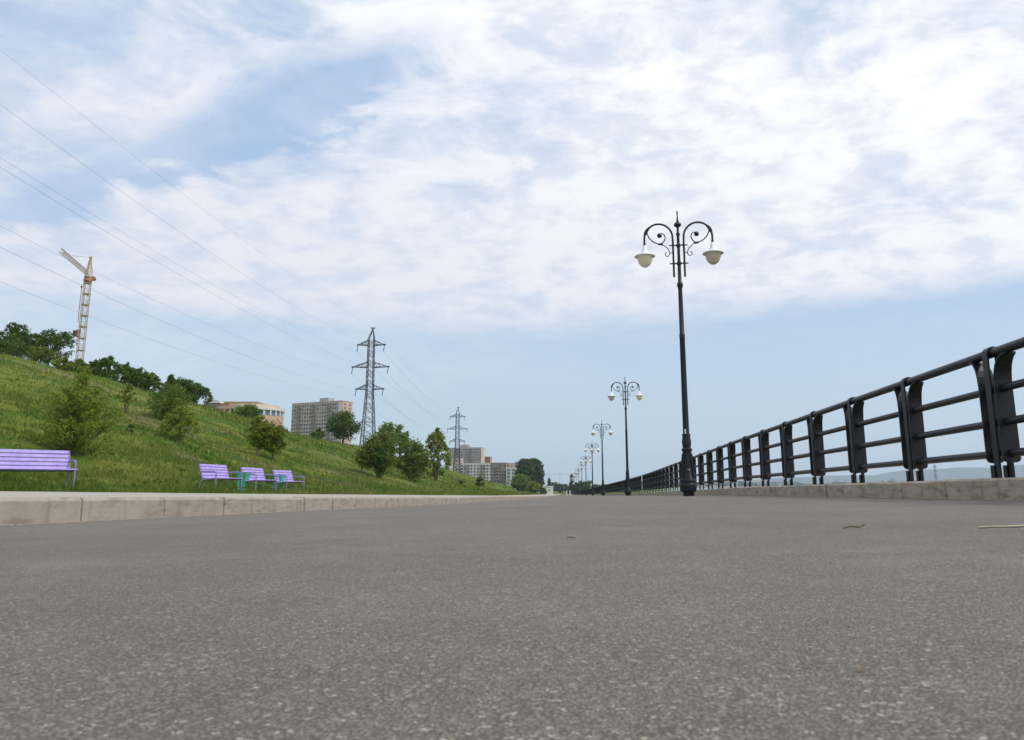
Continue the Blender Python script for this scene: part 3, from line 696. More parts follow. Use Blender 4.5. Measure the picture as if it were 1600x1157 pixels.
by_px('small green bush in front of the concrete apartment block', 497, 667, 18, u=-58, kind='shrub', leaf='lf_mid', group=G1, n=40, per=30, name='bush', cat='bush', low=.02)
by_px('broad dark tree hiding the right end of the concrete apartment block', 538, 640, 48, u=-57, kind='round', leaf='lf_dark', group=G1, n=130, per=34, low=.06)
# on the slope
by_px('large airy young tree with loose branches behind the left edge bench', 118, 572, 112, ybase=712, kind='sapling', leaf='lf_light', group=G2, n=330, per=36, size=.050, low=.02, name='young_tree')
by_px('thin pale sapling standing alone high on the slope', 197, 598, 24, ybase=646, kind='shrub', leaf='lf_light', group=G2, n=40, per=22, name='sapling')
by_px('tiny dark seedling on the slope below the thin pale sapling', 203, 659, 9, ybase=676, kind='shrub', leaf='lf_dark', group=G2, n=14, per=20, name='sapling', low=.1)
by_px('dark dense tree behind the yellow-green shrub on the slope', 262, 594, 60, ybase=660, kind='round', leaf='lf_mid', group=G2, n=120, per=30, low=.03, name='young_tree')
by_px('yellow-green multi-stem shrub in front of the dark dense tree on the slope', 281, 632, 50, ybase=693, kind='shrub', leaf='lf_light', group=G2, n=90, per=34, name='bush', cat='bush', low=.14)
by_px('young light green tree above the middle bench, left of a pair', 403, 645, 36, ybase=713, kind='round', leaf='lf_light', group=G2, n=110, per=34, low=.12, name='young_tree')
by_px('young light green multi-stem tree, right of the pair above the benches', 425, 655, 42, ybase=719, kind='round', leaf='lf_light', group=G2, n=120, per=34, low=.12, name='young_tree')
by_px('small bright green tree just left of the rusty-topped tree', 565, 694, 20, ybase=741, kind='round', leaf='lf_light', group=G2, n=50, per=26, low=.15, name='young_tree')
by_px('dense tree with rust-tinged top, right under the near pylon', 592, 668, 48, ybase=748, kind='round', leaf='lf_warm', group=G2, n=230, per=36, low=.0, name='young_tree')
by_px('taller pale green tree rising behind the rusty-topped tree', 604, 655, 34, ybase=715, kind='round', leaf='lf_mid', group=G2, n=80, per=30, low=.1)
by_px('pale green tree behind and right of the rusty-topped tree', 624, 658, 28, ybase=718, kind='round', leaf='lf_mid', group=G2, n=70, per=30, low=.1)
by_px('dark round young tree left of the spiky willow', 644, 679, 46, ybase=753, kind='round', leaf='lf_mid', group=G2, n=190, per=36, low=.0, name='young_tree')
by_px('spiky upright willow-like young tree nearest the far pylon', 681, 663, 36, ybase=752, kind='shrub', leaf='lf_light', group=G2, n=150, per=30, low=.03, name='young_tree')
by_px('small dark shrub low on the slope in front of the white flats', 749, 744, 11, ybase=761, kind='shrub', leaf='lf_dark', group=G2, n=24, per=24, name='bush', cat='bush', low=.02)
by_px('tiny round shrub on the slope below the far pylon', 720, 750, 7, ybase=757, kind='shrub', leaf='lf_dark', group=G2, n=14, per=20, name='bush', cat='bush', low=.02)
# far end
by_px('dense dark bush at the foot of the poplar clump', 814, 741, 27, Y=330, kind='round', leaf='lf_mid', group=G3, n=90, per=34, low=.03, name='bush', cat='bush')
by_px('lighter green bush right of the dark one below the poplars', 832, 750, 20, Y=340, kind='round', leaf='lf_light', group=G3, n=60, per=30, low=.03, name='bush', cat='bush')
by_px('tall dense poplar clump with a rounded top beside the flats, its left half', 820, 718, 24, Y=420, kind='poplar', leaf='lf_far', group=G3, n=260, per=40, name='poplar')
by_px('tall dense poplar clump with a rounded top beside the flats, its right half', 834, 719, 24, Y=425, kind='poplar', leaf='lf_far', group=G3, n=260, per=40, name='poplar', seed=3)
for i, (px, yt, wp, Y, kd, lf, lb) in enumerate([
        (848, 763, 9, 420, 'shrub', 'lf_dark', 'small bush in front of the white house'), (858, 748, 7, 800, 'cone', 'lf_blue', 'little dark spruce right of the white house'),
        (866, 753, 12, 820, 'round', 'lf_far', 'rounded far tree right of the little spruce'), (875, 755, 12, 700, 'round', 'lf_far', 'rounded far tree above the end of the road, left one'),
        (884, 757, 12, 760, 'round', 'lf_far', 'rounded far tree above the end of the road, right one'), (893, 742, 11, 560, 'cone', 'lf_blue', 'tall bluish spruce left of the row of lamps'),
        (899, 753, 12, 520, 'round', 'lf_far', 'far tree just right of the tall spruce'), (908, 751, 15, 500, 'round', 'lf_far', 'far tree behind the sixth street lamp'),
        (918, 748, 17, 500, 'round', 'lf_mid', 'tallest of the far trees behind the lamp row'), (932, 757, 15, 620, 'round', 'lf_far', 'far tree behind the fourth street lamp'),
        (944, 756, 14, 700, 'round', 'lf_far', 'pale far tree behind the third street lamp'), (956, 759, 12, 800, 'round', 'lf_far', 'farthest pale tree out towards the river')]):
    by_px(lb, px, yt, wp, Y=Y, kind=kd, leaf=lf, group=G3, n=50, per=24, low=.05, seed=i)
# ribbon of woodland on the far bank
cs = []; rs = []
for k in range(900):
    X = rng.uniform(330, 3300); Y = 2215+rng.uniform(0, 60)+math.sin(X*.004)*60; h = rng.uniform(5, 12)*(1.0+.5*math.sin(X*.013)*math.sin(X*.031))
    for j in range(2): cs.append((X+rng.normal()*4, Y+rng.normal()*4, -6+h*(.35+.5*j))); rs.append(h*.55)
V, Fc, tn = leaves(np.array(cs), np.array(rs), 14, 2.2, rng); tag(npmesh('far_woodland', V, Fc, M['lf_far'], attr=tn), 'pale strip of woodland along the far river bank', 'woodland', kind='stuff')

# ------------------------------------------------------------------ grass, weeds, pebbles
def blades(n, u0, u1, Y0, Y1, h, wd, seed, pw=1.0):
    r = np.random.default_rng(seed); u = u0+(u1-u0)*r.random(n)**pw; Y = Y0*(Y1/Y0)**r.random(n)
    X = u+Cl(Y); dn = np.sin(X*.9+np.sin(Y*.7)*2)*np.sin(Y*.6+X*.3)+.5*np.sin(X*2.7+Y*1.9); hh = h*(.45+.9*r.random(n))*(.8+.35*dn)*(.6+.4*np.clip((-10.2-u)/1.5, 0, 1)); hh = np.clip(hh, .04, None)
    z = terr(u, Y)-.02; a = r.random(n)*6.283; wv = wd*(.5+r.random(n)); lx = r.normal(size=n)*hh*.35; ly = r.normal(size=n)*hh*.35
    V = np.empty((n, 3, 3)); V[:, 0] = np.stack([X-np.cos(a)*wv, Y-np.sin(a)*wv, z], 1); V[:, 1] = np.stack([X+np.cos(a)*wv, Y+np.sin(a)*wv, z], 1); V[:, 2] = np.stack([X+lx, Y+ly, z+hh], 1)
    t = np.clip(.45+.3*np.sin(X*.35+1.7*np.sin(Y*.21))*np.cos(Y*.16)+.2*r.normal(size=n), 0, 1)
    return V.reshape(-1, 3), np.repeat(t, 3)
parts = [blades(9000, -10.2, -11.2, 12, 60, .30, .012, 9), blades(60000, -10.55, -17, 9, 45, .13, .008, 1, 1.3), blades(60000, -12.8, -36, 14, 80, .22, .016, 2), blades(60000, -12, -64, 30, 190, .32, .035, 3), blades(16000, -11, -62, 100, 480, .5, .10, 4)]
V = np.concatenate([p[0] for p in parts]); t = np.concatenate([p[1] for p in parts])
tag(npmesh('grass', V, np.arange(len(V)).reshape(-1, 3), M['grass'], attr=t), 'rough meadow grass covering the long slope', 'grass', kind='stuff')
# leafy weeds on the slope
cs = []; rs = []
for k in range(1500):
    u = -13-44*rng.random()**1.3; Y = 14*(26)**rng.random(); X = u+float(Cl(Y)); rr_ = rng.uniform(.08, .3)*(1 if rng.random() < .85 else 1.8)
    cs.append((X, Y, float(terr(u, Y))+rr_*.4)); rs.append(rr_)
V, Fc, tn = leaves(np.array(cs), np.array(rs), 16, .07, rng); tag(npmesh('weeds', V, Fc, M['lf_mid'], attr=tn*.8), 'low leafy weeds dotted through the slope grass', 'weeds', kind='stuff')
# pebbles and grit on the asphalt
pm = MB()
def pebble(X, Y, z, s):
    k = len(pm.v); q = [(1, 0, 0), (-.9, .2, 0), (0, 1, 0), (.1, -1, 0), (.1, 0, .8), (0, 0, -.5)]
    a = random.uniform(0, 6.28); c_, s_ = math.cos(a), math.sin(a)
    for x, y, zz in q:
        x *= random.uniform(.7, 1.2); y *= random.uniform(.6, 1.1); pm.v.append((X+(x*c_-y*s_)*s, Y+(x*s_+y*c_)*s, z+zz*s*.7))
    for f in ((0, 2, 4), (2, 1, 4), (1, 3, 4), (3, 0, 4), (2, 0, 5), (1, 2, 5), (3, 1, 5), (0, 3, 5)): pm.f.append(tuple(k+i for i in f))
for k in range(1500):
    Y = 2.5*(14)**random.random(); e = random.random()
    u = -3.31+abs(random.gauss(0, .09)) if e < .52 else 2.70-abs(random.gauss(0, .07)) if e < .85 else random.uniform(-3, 2.5)
    pebble(u+float(Cl(Y)), Y, float(road(u, Y))+.002, random.uniform(.003, .009) if e < .85 else random.uniform(.002, .004))
tag(pm.build('grit', M['stone']), 'loose pale grit and pebbles along the foot of both kerbs', 'grit', kind='stuff')
def on_road(px, py):
    b, a = ab(px, py); Ys = np.arange(.3, 60, .005); d = a*Ys-road(b*Ys-Cl(Ys), Ys); i = np.where(d < 0)[0][0]; return b*Ys[i], float(Ys[i])
ym = MB()
X0, Y0 = on_road(1528, 826)
def dab(xa, ya, xb, yb, wd):                        # a brushed stroke on the asphalt
    n = 14; pts = []
    for i in range(n+1):
        t = i/n; x = xa+(xb-xa)*t; y = ya+(yb-ya)*t+math.sin(t*9+xa*5)*.01; hw = wd*(.35+.65*math.sin(math.pi*min(1, .08+t*.9)))*random.uniform(.6, 1.1); pts.append((x, y, hw))
    for (x, y, h), (x2, y2, h2) in zip(pts, pts[1:]):
        z1 = float(road(x-float(Cl(y)), y))+.004; z2 = float(road(x2-float(Cl(y2)), y2))+.004; ym.quad((x, y-h, z1), (x2, y2-h2, z2), (x2, y2+h2, z2), (x, y+h, z1))
dab(X0, Y0, X0+.16, Y0+.03, .018); dab(X0+.15, Y0-.16, X0+.8, Y0-.10, .035); dab(X0+.3, Y0+.16, X0+.9, Y0+.12, .05); dab(X0+.2, Y0+.02, X0+.7, Y0+.0, .04)
tag(ym.build('paint_mark', M['yellow']), 'worn yellow brush strokes painted on the asphalt at the right', 'paint mark')

def litter(name, label, px, py, size, mt, flat=True, cat='dry leaf'):
    X, Y = on_road(px, py); z = float(road(X-float(Cl(Y)), Y)); m = MB(); rd = random.Random(px); a0 = rd.uniform(0, 6.28)
    if flat:
        for sg in (-1, 1):
            k = len(m.v); pts = [(0, -1, .05), (.35*sg, -.5, .22), (.5*sg, .1, .30), (.3*sg, .6, .2), (0, 1.1, .12), (0, .1, .02)]
            for x, y, h in pts: m.v.append(((x*math.cos(a0)-y*math.sin(a0))*size, (x*math.sin(a0)+y*math.cos(a0))*size, h*size+.002))
            m.f.append(tuple(k+i for i in range(6)))
    else: m.tube([(-size, 0, .004), (-size*.3, size*.1, .008), (size*.4, -size*.05, .006), (size, size*.12, .012)], .0022, 5); m.tube([(0, 0, .006), (size*.3, size*.3, .01)], .0015, 5)
    o = m.build(name, M[mt]); o.location = (X, Y, z); tag(o, label, cat)
litter('twig', 'small dark twig lying on the asphalt before the railing', 1335, 828, .028, 'bark', False, 'twig')
litter('dry_leaf', 'curled brown leaf on the asphalt in the middle of the road', 892, 842, .014, 'stone')
litter('dry_leaf', 'dry tan leaf on the asphalt close to the camera at the right', 1348, 1052, .0035, 'leafdry')
litter('dry_leaf', 'dry leaf on the asphalt near the left kerb', 470, 838, .02, 'leafdry')
# ------------------------------------------------------------------ pylons and wires
def lattice(mb, p0, p1, w0, w1, n, t, tb=None):      # square lattice between two points (vertical)
    tb = tb or t*.6
    cs = [(-1, -1), (1, -1), (1, 1), (-1, 1)]
    def P(k, c): f = k/n; z = p0+(p1-p0)*f; h = (w0+(w1-w0)*f)/2; return Vector((c[0]*h, c[1]*h, z))
    for c in cs: mb.bar(P(0, c), P(n, c), t)
    for k in range(n):
        for i in range(4):
            a, b = cs[i], cs[(i+1) % 4]; mb.bar(P(k, a), P(k+1, b), tb); mb.bar(P(k, b), P(k+1, a), tb)
            if k % 2 == 0: mb.bar(P(k, a), P(k, b), tb)
# heights of a 30 m pylon read off the photo (top 514, base 692)
def make_pylon():
    root = empty('pylon'); zb = 12.8-2.28
    def h(y): return ab(0, y)[1]*199.7-ab(0, 692)[1]*199.7
    A = MB(); lattice(A, -2, h(616), 3.5, 1.75, 8, .17, .08); lattice(A, h(616), h(530), 1.75, 1.4, 11, .15, .075)
    for sx in (-1, 1):
        for sy in (-1, 1): A.bar((sx*.72, sy*.72, h(530)), (.3, 0, h(513.5)), .17)
    A.bar((-.3, 0, h(513)), (.9, 0, h(513)), .25)
    A.build('mast', M['pylon'], root)
    arms = [(540, 532, 3.55), (574.5, 566, 4.75), (609, 601, 3.55)]; tips = []
    for yb, yt, L in arms:
        for s in (-1, 1):
            m = MB(); tip = Vector((s*L, 0, h(yb)+.15)); z0 = h(yb); z1 = h(yt)
            for sy in (-1, 1):
                m.bar((s*.8, sy*.75, z0), tip, .17); m.bar((s*.75, sy*.7, z1), tip, .13)
                for k in (1, 2, 3):
                    f = k/4; x = s*(.8+(L-.8)*f); m.bar((x, sy*.75*(1-f), z0), (s*(.75+(L-.75)*(f-.2)), sy*.7*(1-f+.2), z1+(z0-z1)*(f-.2)), .08)
            for k in range(4):
                f = k/4; x = s*(.8+(L-.8)*f); m.bar((x, .75*(1-f), z0), (x, -.75*(1-f), z0), .08)
            m.box(tip, (.55, .3, .35)); ao = m.build('crossarm', M['pylon'], root)
            q = MB(); q.tube([tip, tip+Vector((-.25, 0, -1.75))], .10, 6)
            for k in range(7): c = tip+Vector((-.25, 0, -1.75))*(.12+k*.13); q.lathe([(.05, -.05), (.16, -.02), (.05, .05)], c, 8)
            q.build('insulator', M['insul'], ao); tips.append(tip+Vector((-.25, 0, -1.8)))
    return root, tips, h(513)
py1, tips, ptop = make_pylon()
LIN = (-37.18+26.3, 199.7-372.)                      # direction of the line
PX = [(-37.18, 199.7, ab(0, 692)[1]*199.7), (-26.3, 372, ab(0, 514)[1]*0+ab(716, 637)[1]*372-ptop)]
py2 = copy_tree(py1)
prz = -math.atan2(PX[1][0]-PX[0][0], PX[1][1]-PX[0][1])
for o, p, lb in zip((py1, py2), PX, ('dark lattice electricity pylon with three cross-arms, nearer and taller in view', 'dark lattice electricity pylon, farther one standing before the big grey block')):
    o.location = p; o.rotation_euler = (0, 0, prz); tag(o, lb, 'pylon', 'pylons of the overhead power line')
Mp = Matrix.Rotation(prz, 3, 'Z')
def wire(p, q, sag, r, label, n=40, g='wires of the overhead power line'):
    m = MB(); p = Vector(p); q = Vector(q); pts = [p.lerp(q, i/n)-Vector((0, 0, 4*sag*(i/n)*(1-i/n))) for i in range(n+1)]
    m.tube([x-p for x in pts], r, 5); o = m.build('power_cable', M['wire'], None, True); o.location = p; return tag(o, label, 'power cable', g)
P0 = Vector((-48.1, 27.4, 9.0))
names = ['upper left', 'upper right', 'middle left', 'middle right', 'lower left', 'lower right']
for i, tp in enumerate(tips):
    a = Vector(PX[0])+Mp @ tp; b = P0+Mp @ tp; c = Vector(PX[1])+Mp @ tp
    wire(a, b, 3.2, .011, 'dark cable from the %s arm of the near pylon to the left edge' % names[i])
    wire(a, c, 3.2, .018, 'thin faint cable linking the %s arms of the two pylons' % names[i])
tp = Vector((.3, 0, ptop)); wire(Vector(PX[0])+Mp @ tp, P0+Mp @ tp, 2.2, .009, 'thinnest topmost wire from the peak of the near pylon out of the picture')
wire(Vector(PX[0])+Mp @ tp, Vector(PX[1])+Mp @ tp, 2.4, .012, 'thinnest topmost wire linking the peaks of the two pylons')
# far bank pylon
o = copy_tree(py1); Y = 2260; X = ab(1461.5, 740)[0]*Y; zt = ab(1461.5, 722)[1]*Y; s = (zt+7)/(ptop+2); o.location = (X, Y, -7); o.scale = (s, s, s); o.rotation_euler = (0, 0, .4)
tag(o, 'tiny hazy pylon on the far bank seen through the railing', 'pylon', 'pylons of the overhead power line')

# ------------------------------------------------------------------ tower crane
def make_crane():
    Y = 238.; b0 = ab(124, 565)[0]; X = b0*Y; zb = ground_at(X, Y); root = empty('tower_crane', (X, Y, zb), R(13))
    def h(y): return ab(0, y)[1]*Y-zb
    m = MB(); lattice(m, -1, h(440), 1.75, 1.75, 30, .14, .07)
    for k, y in enumerate((548, 529, 511, 494, 477, 460, 443)): m.box((0, 0, h(y)), (1.95, 1.95, .22))
    m.build('mast', M['crane'], root)
    s = MB(); s.lathe([(1.3, h(440)), (1.3, h(438)), (1.15, h(436))], n=12); s.box((0, 0, h(434)), (1.7, 2.0, .6)); s.build('slewing_ring', M['crane_o'], root)
    t = MB(); top = (0, .6, h(402))
    for c in ((-.8, -1), (.8, -1), (.8, 1), (-.8, 1)): t.bar((c[0], c[1], h(436)), (top[0]+c[0]*.15, top[1]+c[1]*.15, top[2]), .2)
    for k in range(5):
        f = k/5; z = h(436)+(top[2]-h(436))*f; a = .8*(1-f*.85)
        t.bar((-a, -a+.6*f, z), (a, -a+.6*f, z+1.2), .1); t.bar((a, a+.6*f, z), (-a, a+.6*f, z+1.2), .1)
    t.box(top, (.7, .7, .6)); t.build('tower_head', M['crane'], root)
    j = MB(); L = 25.; z0 = h(431)                    # jib points back over the slope, towards the viewer
    dirv = Vector((math.sin(R(-22)), 0, 0))
    def J(d, sx, up): return Vector((sx*.5, -d, z0+up*.8))
    n = 14
    for k in range(n):
        d0 = 1+k*L/n; d1 = 1+(k+1)*L/n
        for sx in (-1, 1):
            j.bar(J(d0, sx, 0), J(d1, sx, 0), .13); j.bar(J(d0, sx, 0), J((d0+d1)/2, 0, 1.5), .06); j.bar(J((d0+d1)/2, 0, 1.5), J(d1, sx, 0), .06)
        j.bar(J(d0, 0, 1.5), J(d1, 0, 1.5), .18); j.bar(J(d0, -1, 0), J(d0, 1, 0), .1); j.bar(J(d0, -1, 0), J(d1, 1, 0), .06)
    jo = j.build('jib', M['crane'], root)
    q = MB(); q.box((0, 5.0, z0+.3), (1.3, 1.4, 1.1)); q.bar((-.7, 1, z0+.2), (-.7, 5.6, z0+.2), .18); q.bar((.7, 1, z0+.2), (.7, 5.6, z0+.2), .18); q.build('counterweight', M['crane_o'], root)
    c = MB(); c.tube([top, (0, -17, z0+1.6)], .06, 5); c.tube([top, (0, 5.3, z0+.6)], .06, 5); c.build('tie_rod', M['crane'], root)
    e = MB(); zc = h(522); e.box((-1.9, 0, zc), (1.3, 1.4, 1.9)); eo = e.build('operator_cabin', M['cabin'], root, bevel=.08)
    e = MB(); e.box((-1.1, 0, zc), (.8, 1.4, 2.4)); e.bar((-1.6, 0, h(505)), (-1.6, 0, h(450)), .16); e.box((-1.6, 0, h(449)), (.4, .4, .7)); e.build('hoist_guide', M['crane_o'], root)
    return tag(root, 'tall faded yellow tower crane standing behind the hill-top trees', 'crane')
make_crane()

# ------------------------------------------------------------------ buildings
def block(label, pxr, Y, ytop, W, D, rot, floors, cols, wall, side=None, fh=3.0, ww=1.5, wh=1.5, roof=None, cat='apartment block', name='apartment_block', sidecols=3, bands=None, glass='glass', group=None, H=None, pent=None, balc=None, down=0, winside=True):
    """pxr = pixel column of the front right corner, ytop = its roof line; the block runs to the left of it and back by D"""
    b, a = ab(pxr, ytop); X = b*Y; zt = a*Y; ca, sa = math.cos(R(rot)), math.sin(R(rot))
    zb = min(ground_at(X, Y), zt-floors*fh)-1; HH = H or zt-zb
    root = empty(name, (X, Y, zt-HH), R(-rot)); tag(root, label, cat, group)
    m = MB(); m.box((-W/2, D/2, HH/2), (W, D, HH)); m.build('wall', M[wall], root)
    r_ = MB(); r_.box((-W/2, D/2, HH+.25), (W+.5, D+.5, .5)); r_.build('parapet', M[roof or wall], root)
    if side: q = MB(); q.box((.02, D/2, HH/2-.1), (.1, D-.02, HH-.3)); q.build('end_wall', M[side], root)
    wins = []; rest = MB(); src = {}; rd = random.Random(int(W*10))
    def win(x, y, z, w_, h_, onside=False):
        if len(wins) < 100:
            cur = rd.random() < .3; key = (w_, h_, onside, cur)
            if key not in src:
                g = MB()
                if onside: g.box((0, 0, 0), (.12, w_, h_))
                else: g.box((0, 0, 0), (w_, .12, h_))
                src[key] = g.build('window', M['curtain'] if cur else M[glass], root); o = src[key]
                s_ = MB()
                if onside: s_.box((.06, 0, -h_/2-.06), (.2, w_+.2, .12)); s_.box((.07, 0, 0), (.06, .07, h_))
                else: s_.box((0, -.06, -h_/2-.06), (w_+.2, .2, .12)); s_.box((-w_*.1, -.07, 0), (.07, .06, h_)); 
                if len(wins) == 0 and Y < 700: s_.build('frame', M['w_white'], o)
            else:
                o = src[key].copy(); COL.objects.link(o); o.parent = root
            o.location = (x, y, z); wins.append(o)
        else:
            if onside: rest.box((x, y, z), (.12, w_, h_))
            else: rest.box((x, y, z), (w_, .12, h_))
    bsrc = None; nbal = 0
    for i in range(floors):
        z = HH-.9-fh*(i+.5)+.1
        for j in range(cols):
            x = -W+(j+.5)*W/cols
            if balc and (j % balc[1]) in balc[0]:
                
                if nbal < 100:
                    if bsrc is None: bl = MB(); bl.box((0, -.5, 0), (W/cols*.96, 1.0, 1.05)); bl.box((0, -.5, .56), (W/cols*.98, 1.06, .07)); bsrc = bl.build('balcony', M['balc'], root); ob = bsrc
                    else: ob = bsrc.copy(); COL.objects.link(ob); ob.parent = root
                    ob.location = (x, 0, z-.75); nbal += 1
                win(x, -.02, z+.2, W/cols*.8, 1.2)
            else: win(x, -.02, z, ww, wh)
        if winside and not bands:
            for j in range(sidecols): win(.08 if side else .02, (j+.5)*D/sidecols, z, ww, wh, True)
    if rest.v: tag(rest.build('window', M[glass], root), kind='stuff')
    for i in range(1, floors): jn = MB(); jn.box((-W/2, .0, HH-.9-fh*i), (W, .10, .12)); jn.build('floor_band', M['w_grey'], root)
    if pent: p = MB(); p.box((-W*pent[0], D/2, HH+.5+pent[2]/2), (pent[1], D*.6, pent[2])); p.build('roof_hut', M['w_grey'], root)
    return root
b1 = block('weathered grey-brown concrete apartment block with rows of windows on the hill', 535, 600, 627, 51.5, 12.5, 27, 10, 20, 'w_panel', side='w_pink', ww=1.35, wh=1.5, pent=(.40, 9, 3.2), balc=((2, 3, 8, 9, 14, 15), 20), sidecols=2)
p = MB(); p.box((-2.0, -.12, 0), (3.2, .2, 30)); po = p.build('white_stair_panel', M['w_white'], b1); po.location = (0, 0, 0)
po.location.z = (ab(535, 627)[1]*600-b1.location.z)-15.6
block('huge dark grey slab block with a lift hut on its roof, behind the far pylon', 752, 900, 700, 42, 14, 14, 11, 15, 'w_grey', side='w_cream', pent=(.52, 10, 3.4), balc=((4, 5, 9, 10), 15), fh=2.9, sidecols=1)
block('narrow brick-red tower block just right of the grey slab block', 766, 960, 714.5, 8, 9, 14, 6, 4, 'w_brick', side='w_pink', ww=1.2, sidecols=2, roof='roofr')
block('long white block of flats with glazed balconies below the grey slab', 769, 760, 724.5, 32, 12, 12, 6, 10, 'w_white', side='w_cream', fh=2.9, ww=1.8, wh=1.5, balc=((1, 2, 6, 7), 10))
block('cream stepped block of flats with a pink gable, left of the white flats', 720, 770, 717, 12, 10, 12, 7, 4, 'w_cream', side='w_pink', fh=2.9, roof='w_pink')
block('small pale block peeping out beside the willow-like tree', 703, 740, 728.5, 8, 9, 12, 4, 3, 'w_white', fh=2.9)
block('brownish block of flats with dark bays, left of the white gridded front', 791, 700, 724, 14, 10, 10, 8, 6, 'w_brown', fh=2.8, ww=1.4, wh=1.4, balc=((2,), 6), roof='roofr')
bb = block('block of flats with a white gridded front and red-brown roof, beside the poplars', 806, 690, 731, 8.6, 12, 8, 6, 2, 'w_white', fh=2.9, ww=3.0, wh=2.1, glass='glassb', side='w_cream', sidecols=2)
block('beige stair tower with red roof right of the white gridded front', 813.5, 705, 725, 13, 9, 8, 7, 4, 'w_tan', fh=2.9, roof='roofr', side='w_pink', sidecols=1)
block('plain grey annex at the foot of the white gridded flats', 803.5, 640, 751, 7, 6, 8, 3, 2, 'w_grey', fh=2.8, ww=1.2)
block('small white house with one dark window at the far end of the road', 850, 520, 750.5, 3.6, 4, 8, 2, 1, 'w_white', fh=2.6, ww=1.1, wh=1.6, cat='house', name='house')
block('low long white shed just left of the far road end', 864, 470, 761, 4.2, 3, 5, 1, 1, 'w_white', fh=2.3, ww=.8, wh=.8, cat='shed', name='shed')
block('low white garden wall building under the small white house', 848, 430, 761.5, 2.8, 2, 5, 1, 1, 'w_white', fh=2.0, ww=.6, wh=.6, cat='shed', name='shed')
for i, (px, yt, W) in enumerate(((1124, 754, 26), (1144, 750, 22), (1190, 750.5, 20), (1196.5, 749.5, 12))):
    block(('squat hazy tower block on the far bank just right of the first lamp', 'pale hazy tower block on the far bank, second from the first lamp', 'pale hazy tower block on the far bank, third from the first lamp', 'narrow pale tower block on the far bank, farthest right of the four')[i], px, 2450, yt, W, 14, 5, 6, 4, 'w_white', ww=2, wh=1.6, group='tower blocks on the far bank', winside=False)
# curved building and the concrete ruin on the hill
def hilltop():
    Y = 262.; R0 = 9.2; xr = ab(439, 650)[0]*Y; X = xr-R0; zt = lambda y: ab(0, y)[1]*Y
    zb = ground_at(X, Y)-1; root = empty('curved_building', (X, Y+R0*.2, zb)); h = lambda y: zt(y)-zb
    n = 40
    m = MB(); m.lathe([(R0, 0), (R0, h(651)), (R0-.15, h(651))], n=n); m.build('wall', M['w_ochre'], root, True)
    g = MB(); g.lathe([(R0-.25, h(651)), (R0-.25, h(643))], n=n); g.build('window_band', M['glassb'], root, True)
    for k in range(26):
        a = k*2*math.pi/26; c = MB(); c.box((math.cos(a)*(R0-.1), math.sin(a)*(R0-.1), (h(651)+h(643))/2), (.5, .5, h(643)-h(651)), Matrix.Rotation(a, 3, 'Z')); c.build('pillar', M['w_white'], root)
    f = MB(); f.lathe([(R0+.35, h(643)), (R0+.4, h(638.8)), (R0-.3, h(638.5))], n=n); f.build('white_fascia', M['w_white'], root, True)
    r_ = MB(); r_.lathe([(R0-1.2, h(638.6)), (R0-1.4, h(634)), (R0-1.8, h(633.6))], n=n); r_.build('roof_drum', M['w_tan'], root, True)
    w_ = MB(); w_.box((-5.5, 2.5, h(629)/2), (13, 9, h(629))); w_.box((-5.5, 2.5, h(629)+.15), (13.6, 9.6, .3)); w_.build('rear_hall', M['w_tan'], root)
    tag(root, 'round brick and white building with a ribbon of windows on the hill top', 'building')
    # ruin
    Y = 225.; X = ab(360, 640)[0]*Y; zb = ground_at(X, Y)-1; root = empty('concrete_frame', (X, Y, zb), R(-18)); h = lambda y: ab(0, y)[1]*Y-zb
    s = MB(); s.box((0, 2.2, h(636.5)), (7.4, 5, .9)); s.box((0, 4.6, h(643)), (7.4, .2, 3)); s.build('roof_slab', M['w_tan'], root)
    for k in range(5): c = MB(); c.box((-3.3+k*1.65, 0, h(637.5)/2), (.5, .5, h(637.5))); c.build('column', M['w_tan'], root)
    b = MB(); b.box((-2.0, 1.2, h(633.5)), (3.2, 2.6, 1.3)); b.build('brick_parapet', M['w_brick'], root)
    d = MB(); d.box((0, 4.4, h(640)/2), (7.2, .1, h(640)-.3)); d.build('interior_shade', M['cabin'], root)  # near-black sheet standing in for the shade inside the open bays
    tag(root, 'unfinished concrete frame with open bays beside the curved building', 'unfinished building')
    Y = 262.; X = ab(336, 628)[0]*Y; zb = ground_at(X, Y)-1; root = empty('pavilion', (X, Y, zb), R(-10)); h = lambda y: ab(0, y)[1]*Y-zb
    s = MB(); s.box((0, 0, h(631)/2), (5.2, 5, h(631))); s.build('wall', M['w_brown'], root)
    s = MB(); s.box((.2, 0, h(630)), (6.2, 5.6, .55)); s.build('roof', M['w_white'], root)
    s = MB(); s.lathe([(1.9, h(629.5)), (1.6, h(627.5)), (.9, h(625.8)), (.1, h(625))], n=16); s.build('glass_dome', M['glassb'], root, True)
    tag(root, 'small pavilion with white roof and glass dome at the crest right of the bushes', 'pavilion')
hilltop()
# bridge far upstream
def bridge():
    Y = 1500.; xa, xb_ = ab(838, 740)[0]*Y, ab(902, 742)[0]*Y; z = ab(0, 741)[1]*Y; root = empty('bridge', (xa, Y, -9))
    m = MB(); m.box(((xb_-xa)/2, 0, z+9), (xb_-xa, 8, 1.0)); m.build('deck', M['w_white'], root)  # white on deck, truss and piers: distance haze put into the colour
    t = MB()
    for k in range(16): x = k*(xb_-xa)/16; t.bar((x, -4, z+9.6), (x+2.6, -4, z+12), .22); t.bar((x+2.6, -4, z+12), (x+5.0, -4, z+9.6), .22)
    t.build('truss', M['w_white'], root)
    for k in range(4): p = MB(); p.box(((k+.3)*(xb_-xa)/4, 0, (z+8)/2), (.9, 4, z+8)); p.build('pier', M['w_white'], root)
    tag(root, 'faint hazy bridge crossing low behind the far trees', 'bridge')
bridge()
